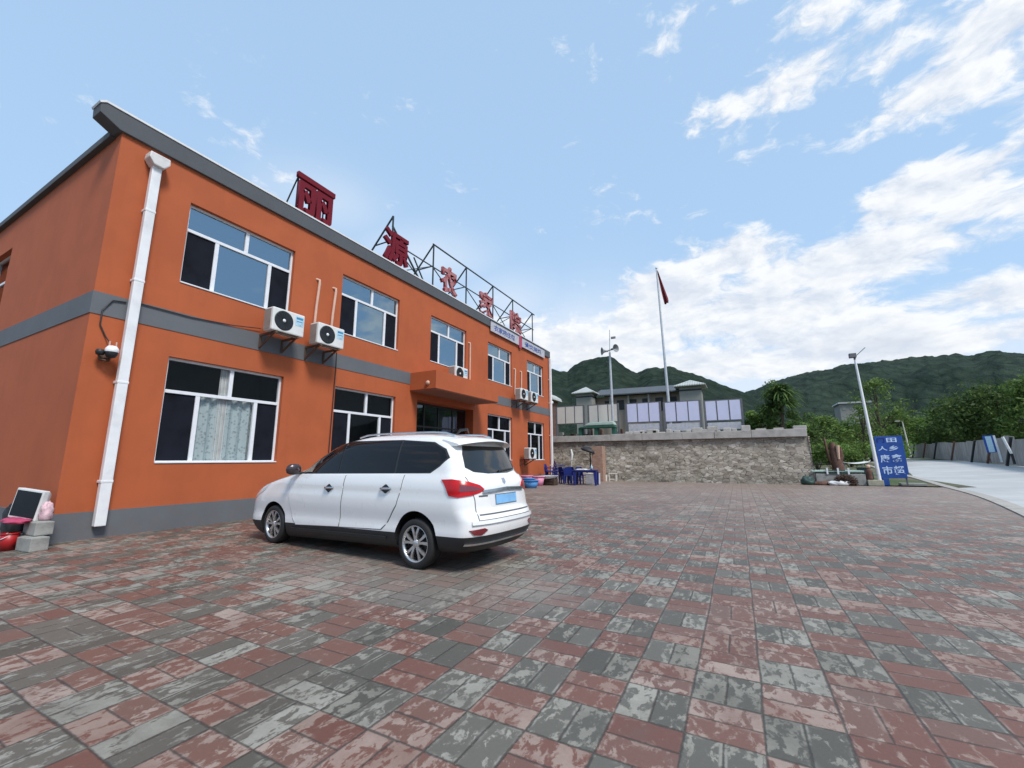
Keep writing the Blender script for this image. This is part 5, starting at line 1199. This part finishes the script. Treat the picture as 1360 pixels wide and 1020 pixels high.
def basin(lab, p, r, h, m, rz=0):
    t = thing('basin', lab, 'basin', p, rz, 'plastic basins beside the guesthouse wall'); q = MB(); q.lathe([(0, .01), (r*.72, .0), (r*.96, h*.9), (r*.94, h*.9), (r*.7, .03), (0, .03)], Matrix.Identity(4), 24); child(q, 'bowl', m, t); q = MB(); q.lathe([(r*.94, h*.9), (r*1.06, h*.92), (r*1.05, h), (r*.93, h*.97)], Matrix.Identity(4), 24); child(q, 'rim', m, t); return t
basin('light blue plastic basin on the paving right behind the white car', (-8.35, 17.6, 0), .36, .34, M['lightblue'])
basin('light blue plastic basin standing just behind the nearer light blue one', (-8.75, 18.2, 0), .30, .40, M['lightblue'])
basin('pink plastic basin between the blue basins and the dark crate', (-8.75, 19.2, 0), .36, .46, M['pink'])
basin('white basin resting on the dark crate', (-8.45, 19.85, .32), .46, .14, M['cloth'])
basin('pink plastic basin upside leaning against the guesthouse wall', (-9.1, 18.7, .0), .3, .5, M['pink'])
q = MB(); q.box(-.4, .4, -.25, .25, 0, .32); q.box(-.36, .36, -.27, -.255, .06, .1); q.box(-.36, .36, -.27, -.255, .2, .24); o = q.build('crate', M['brown'], bevel=.01); o.location = (-8.45, 19.85, 0); tag(o, 'dark brown crate under the white basin', 'crate')
bs = thing('brick_stove', 'brick stove column with a dark wok on top against the stone wall', 'stove', (-7.55, 24.6, 0))
q = MB(); q.box(-.02, .62, -.32, .32, 0, 2.0); child(q, 'column', M['brick'], bs, bevel=.01); q = MB(); q.box(-.95, -.02, -.3, .35, 0, .75); child(q, 'hearth', M['stone'], bs, bevel=.02)
q = MB(); Mx = Matrix.Translation((-.25, -.05, 1.72)) @ Matrix.Rotation(R(18), 4, 'Y'); q.lathe([(0, .24), (.25, .22), (.46, .12), (.52, .0), (.44, -.04), (0, -.05)], Mx, 22); q.tube([(-.2, 0, .75), (-.22, 0, 1.7)], .04, 6); child(q, 'wok', M['dark'], bs)
q = MB(); q.tube([(-1.35, -.1, 1.2), (-1.3, -.1, 1.55), (-1.36, -.1, 1.85)], [.05, .08, .04], 8); q.tube([(-1.35, -.1, 0), (-1.35, -.1, 1.2)], .02, 6); child(q, 'ladle', M['cloth'], bs)
def stool(p, rz):
    t = thing('stool', 'small white stool at the foot of the stone wall', 'stool', p, rz)
    q = MB(); q.box(-.24, .24, -.17, .17, .40, .45); child(q, 'seat', M['cream'], t, bevel=.01)
    for x in (-.19, .19):
        for y in (-.13, .13): q = MB(); q.box(x-.03, x+.03, y-.03, y+.03, 0, .40); child(q, 'leg', M['cream'], t)
    q = MB(); q.box(-.17, .17, -.12, -.10, .08, .14); child(q, 'stretcher', M['cream'], t); return t
stool((-6.55, 25.0, 0), .1)
q = MB(); q.tube([(0, 0, 0), (.02, 0, .35)], .13, 10); o = q.build('log', M['cream'], bevel=.02); o.location = (-7.0, 24.9, 0); tag(o, 'short pale upright log between the stove and the stool', 'log')

# ------------------------------------------------------------------ junk beside the near corner
def block(lab, x, y, z, rz):
    q = MB()
    q.box(-.2, .2, -.1, .1, 0, .19)
    o = q.build('concrete_block', M['cement'], bevel=.014); o.location = (x, y, z); o.rotation_euler.z = rz; return tag(o, lab, 'block', 'concrete blocks by the near corner')
block('grey concrete block on the paving, right one of the bottom row by the corner', -9.12, 2.42, 0, .10)
block('grey concrete block on the paving, behind the red bucket', -9.54, 2.46, 0, -.05)
block('grey concrete block lying on top of the two others', -9.30, 2.50, .195, .05)
bu = thing('bucket', 'red plastic bucket beside the concrete blocks at the near corner', 'bucket', (-9.44, 2.26, 0)); q = MB(); q.lathe([(0, .012), (.085, .0), (.10, .24), (.096, .24), (.08, .015), (0, .015)], Matrix.Identity(4), 24); child(q, 'body', M['red'], bu); q = MB(); q.lathe([(.096, .225), (.108, .23), (.108, .245), (.096, .245)], Matrix.Identity(4), 24); child(q, 'rim', M['red'], bu); q = MB(); q.tube([(-.10, 0, .235), (-.07, -.08, .18), (0, -.11, .15), (.07, -.08, .18), (.10, 0, .235)], .006, 6); child(q, 'handle', M['cloth'], bu)
tv = thing('old_television', 'old pale framed television leaning back on the concrete blocks', 'television', (-9.66, 2.44, .40), .12); tv.scale = (1.15, 1.0, 1.1); tv.rotation_euler = (R(-5), R(5), R(14))
q = MB(); q.prism([(-.26, 0), (.26, 0), (.26, .40), (-.26, .40)], lambda x, z: (x, -.06, z), lambda x, z: (x*.96, .02, z)); q.prism([(-.25, .01), (.25, .01), (.25, .39), (-.25, .39)], lambda x, z: (x, .021, z), lambda x, z: (x*.75, .09, .06+z*.75)); child(q, 'casing', M['acw'], tv, bevel=.012)
q = MB(); q.box(-.232, .232, -.066, -.061, .032, .372); child(q, 'screen', M['tvdark'], tv)
blob('pink_bag', 'crumpled pink and white bag squeezed between the television and the wall', 'bag', (-9.33, 2.56, .39), .085, .07, .17, M['pinkbag'], 6)
blob('red_cloth', 'dark pink cloth spread under the television over the blocks', 'cloth', (-9.62, 2.33, .36), .36, .12, .05, M['magenta'], 7)
blob('black_sack', 'black sack against the side wall behind the television', 'sack', (-10.45, 2.52, .0), .24, .12, .46, M['black'], 9)
q = MB(); q.lathe([(0, .0), (.1, .0), (.16, .1), (.155, .1), (.095, .012), (0, .012)], Matrix.Identity(4), 20); o = q.build('bowl', M['aclabel']); o.location = (-9.72, 2.08, .10); o.rotation_euler = (R(50), 0, 0); tag(o, 'pale blue bowl propped left of the red bucket', 'bowl')
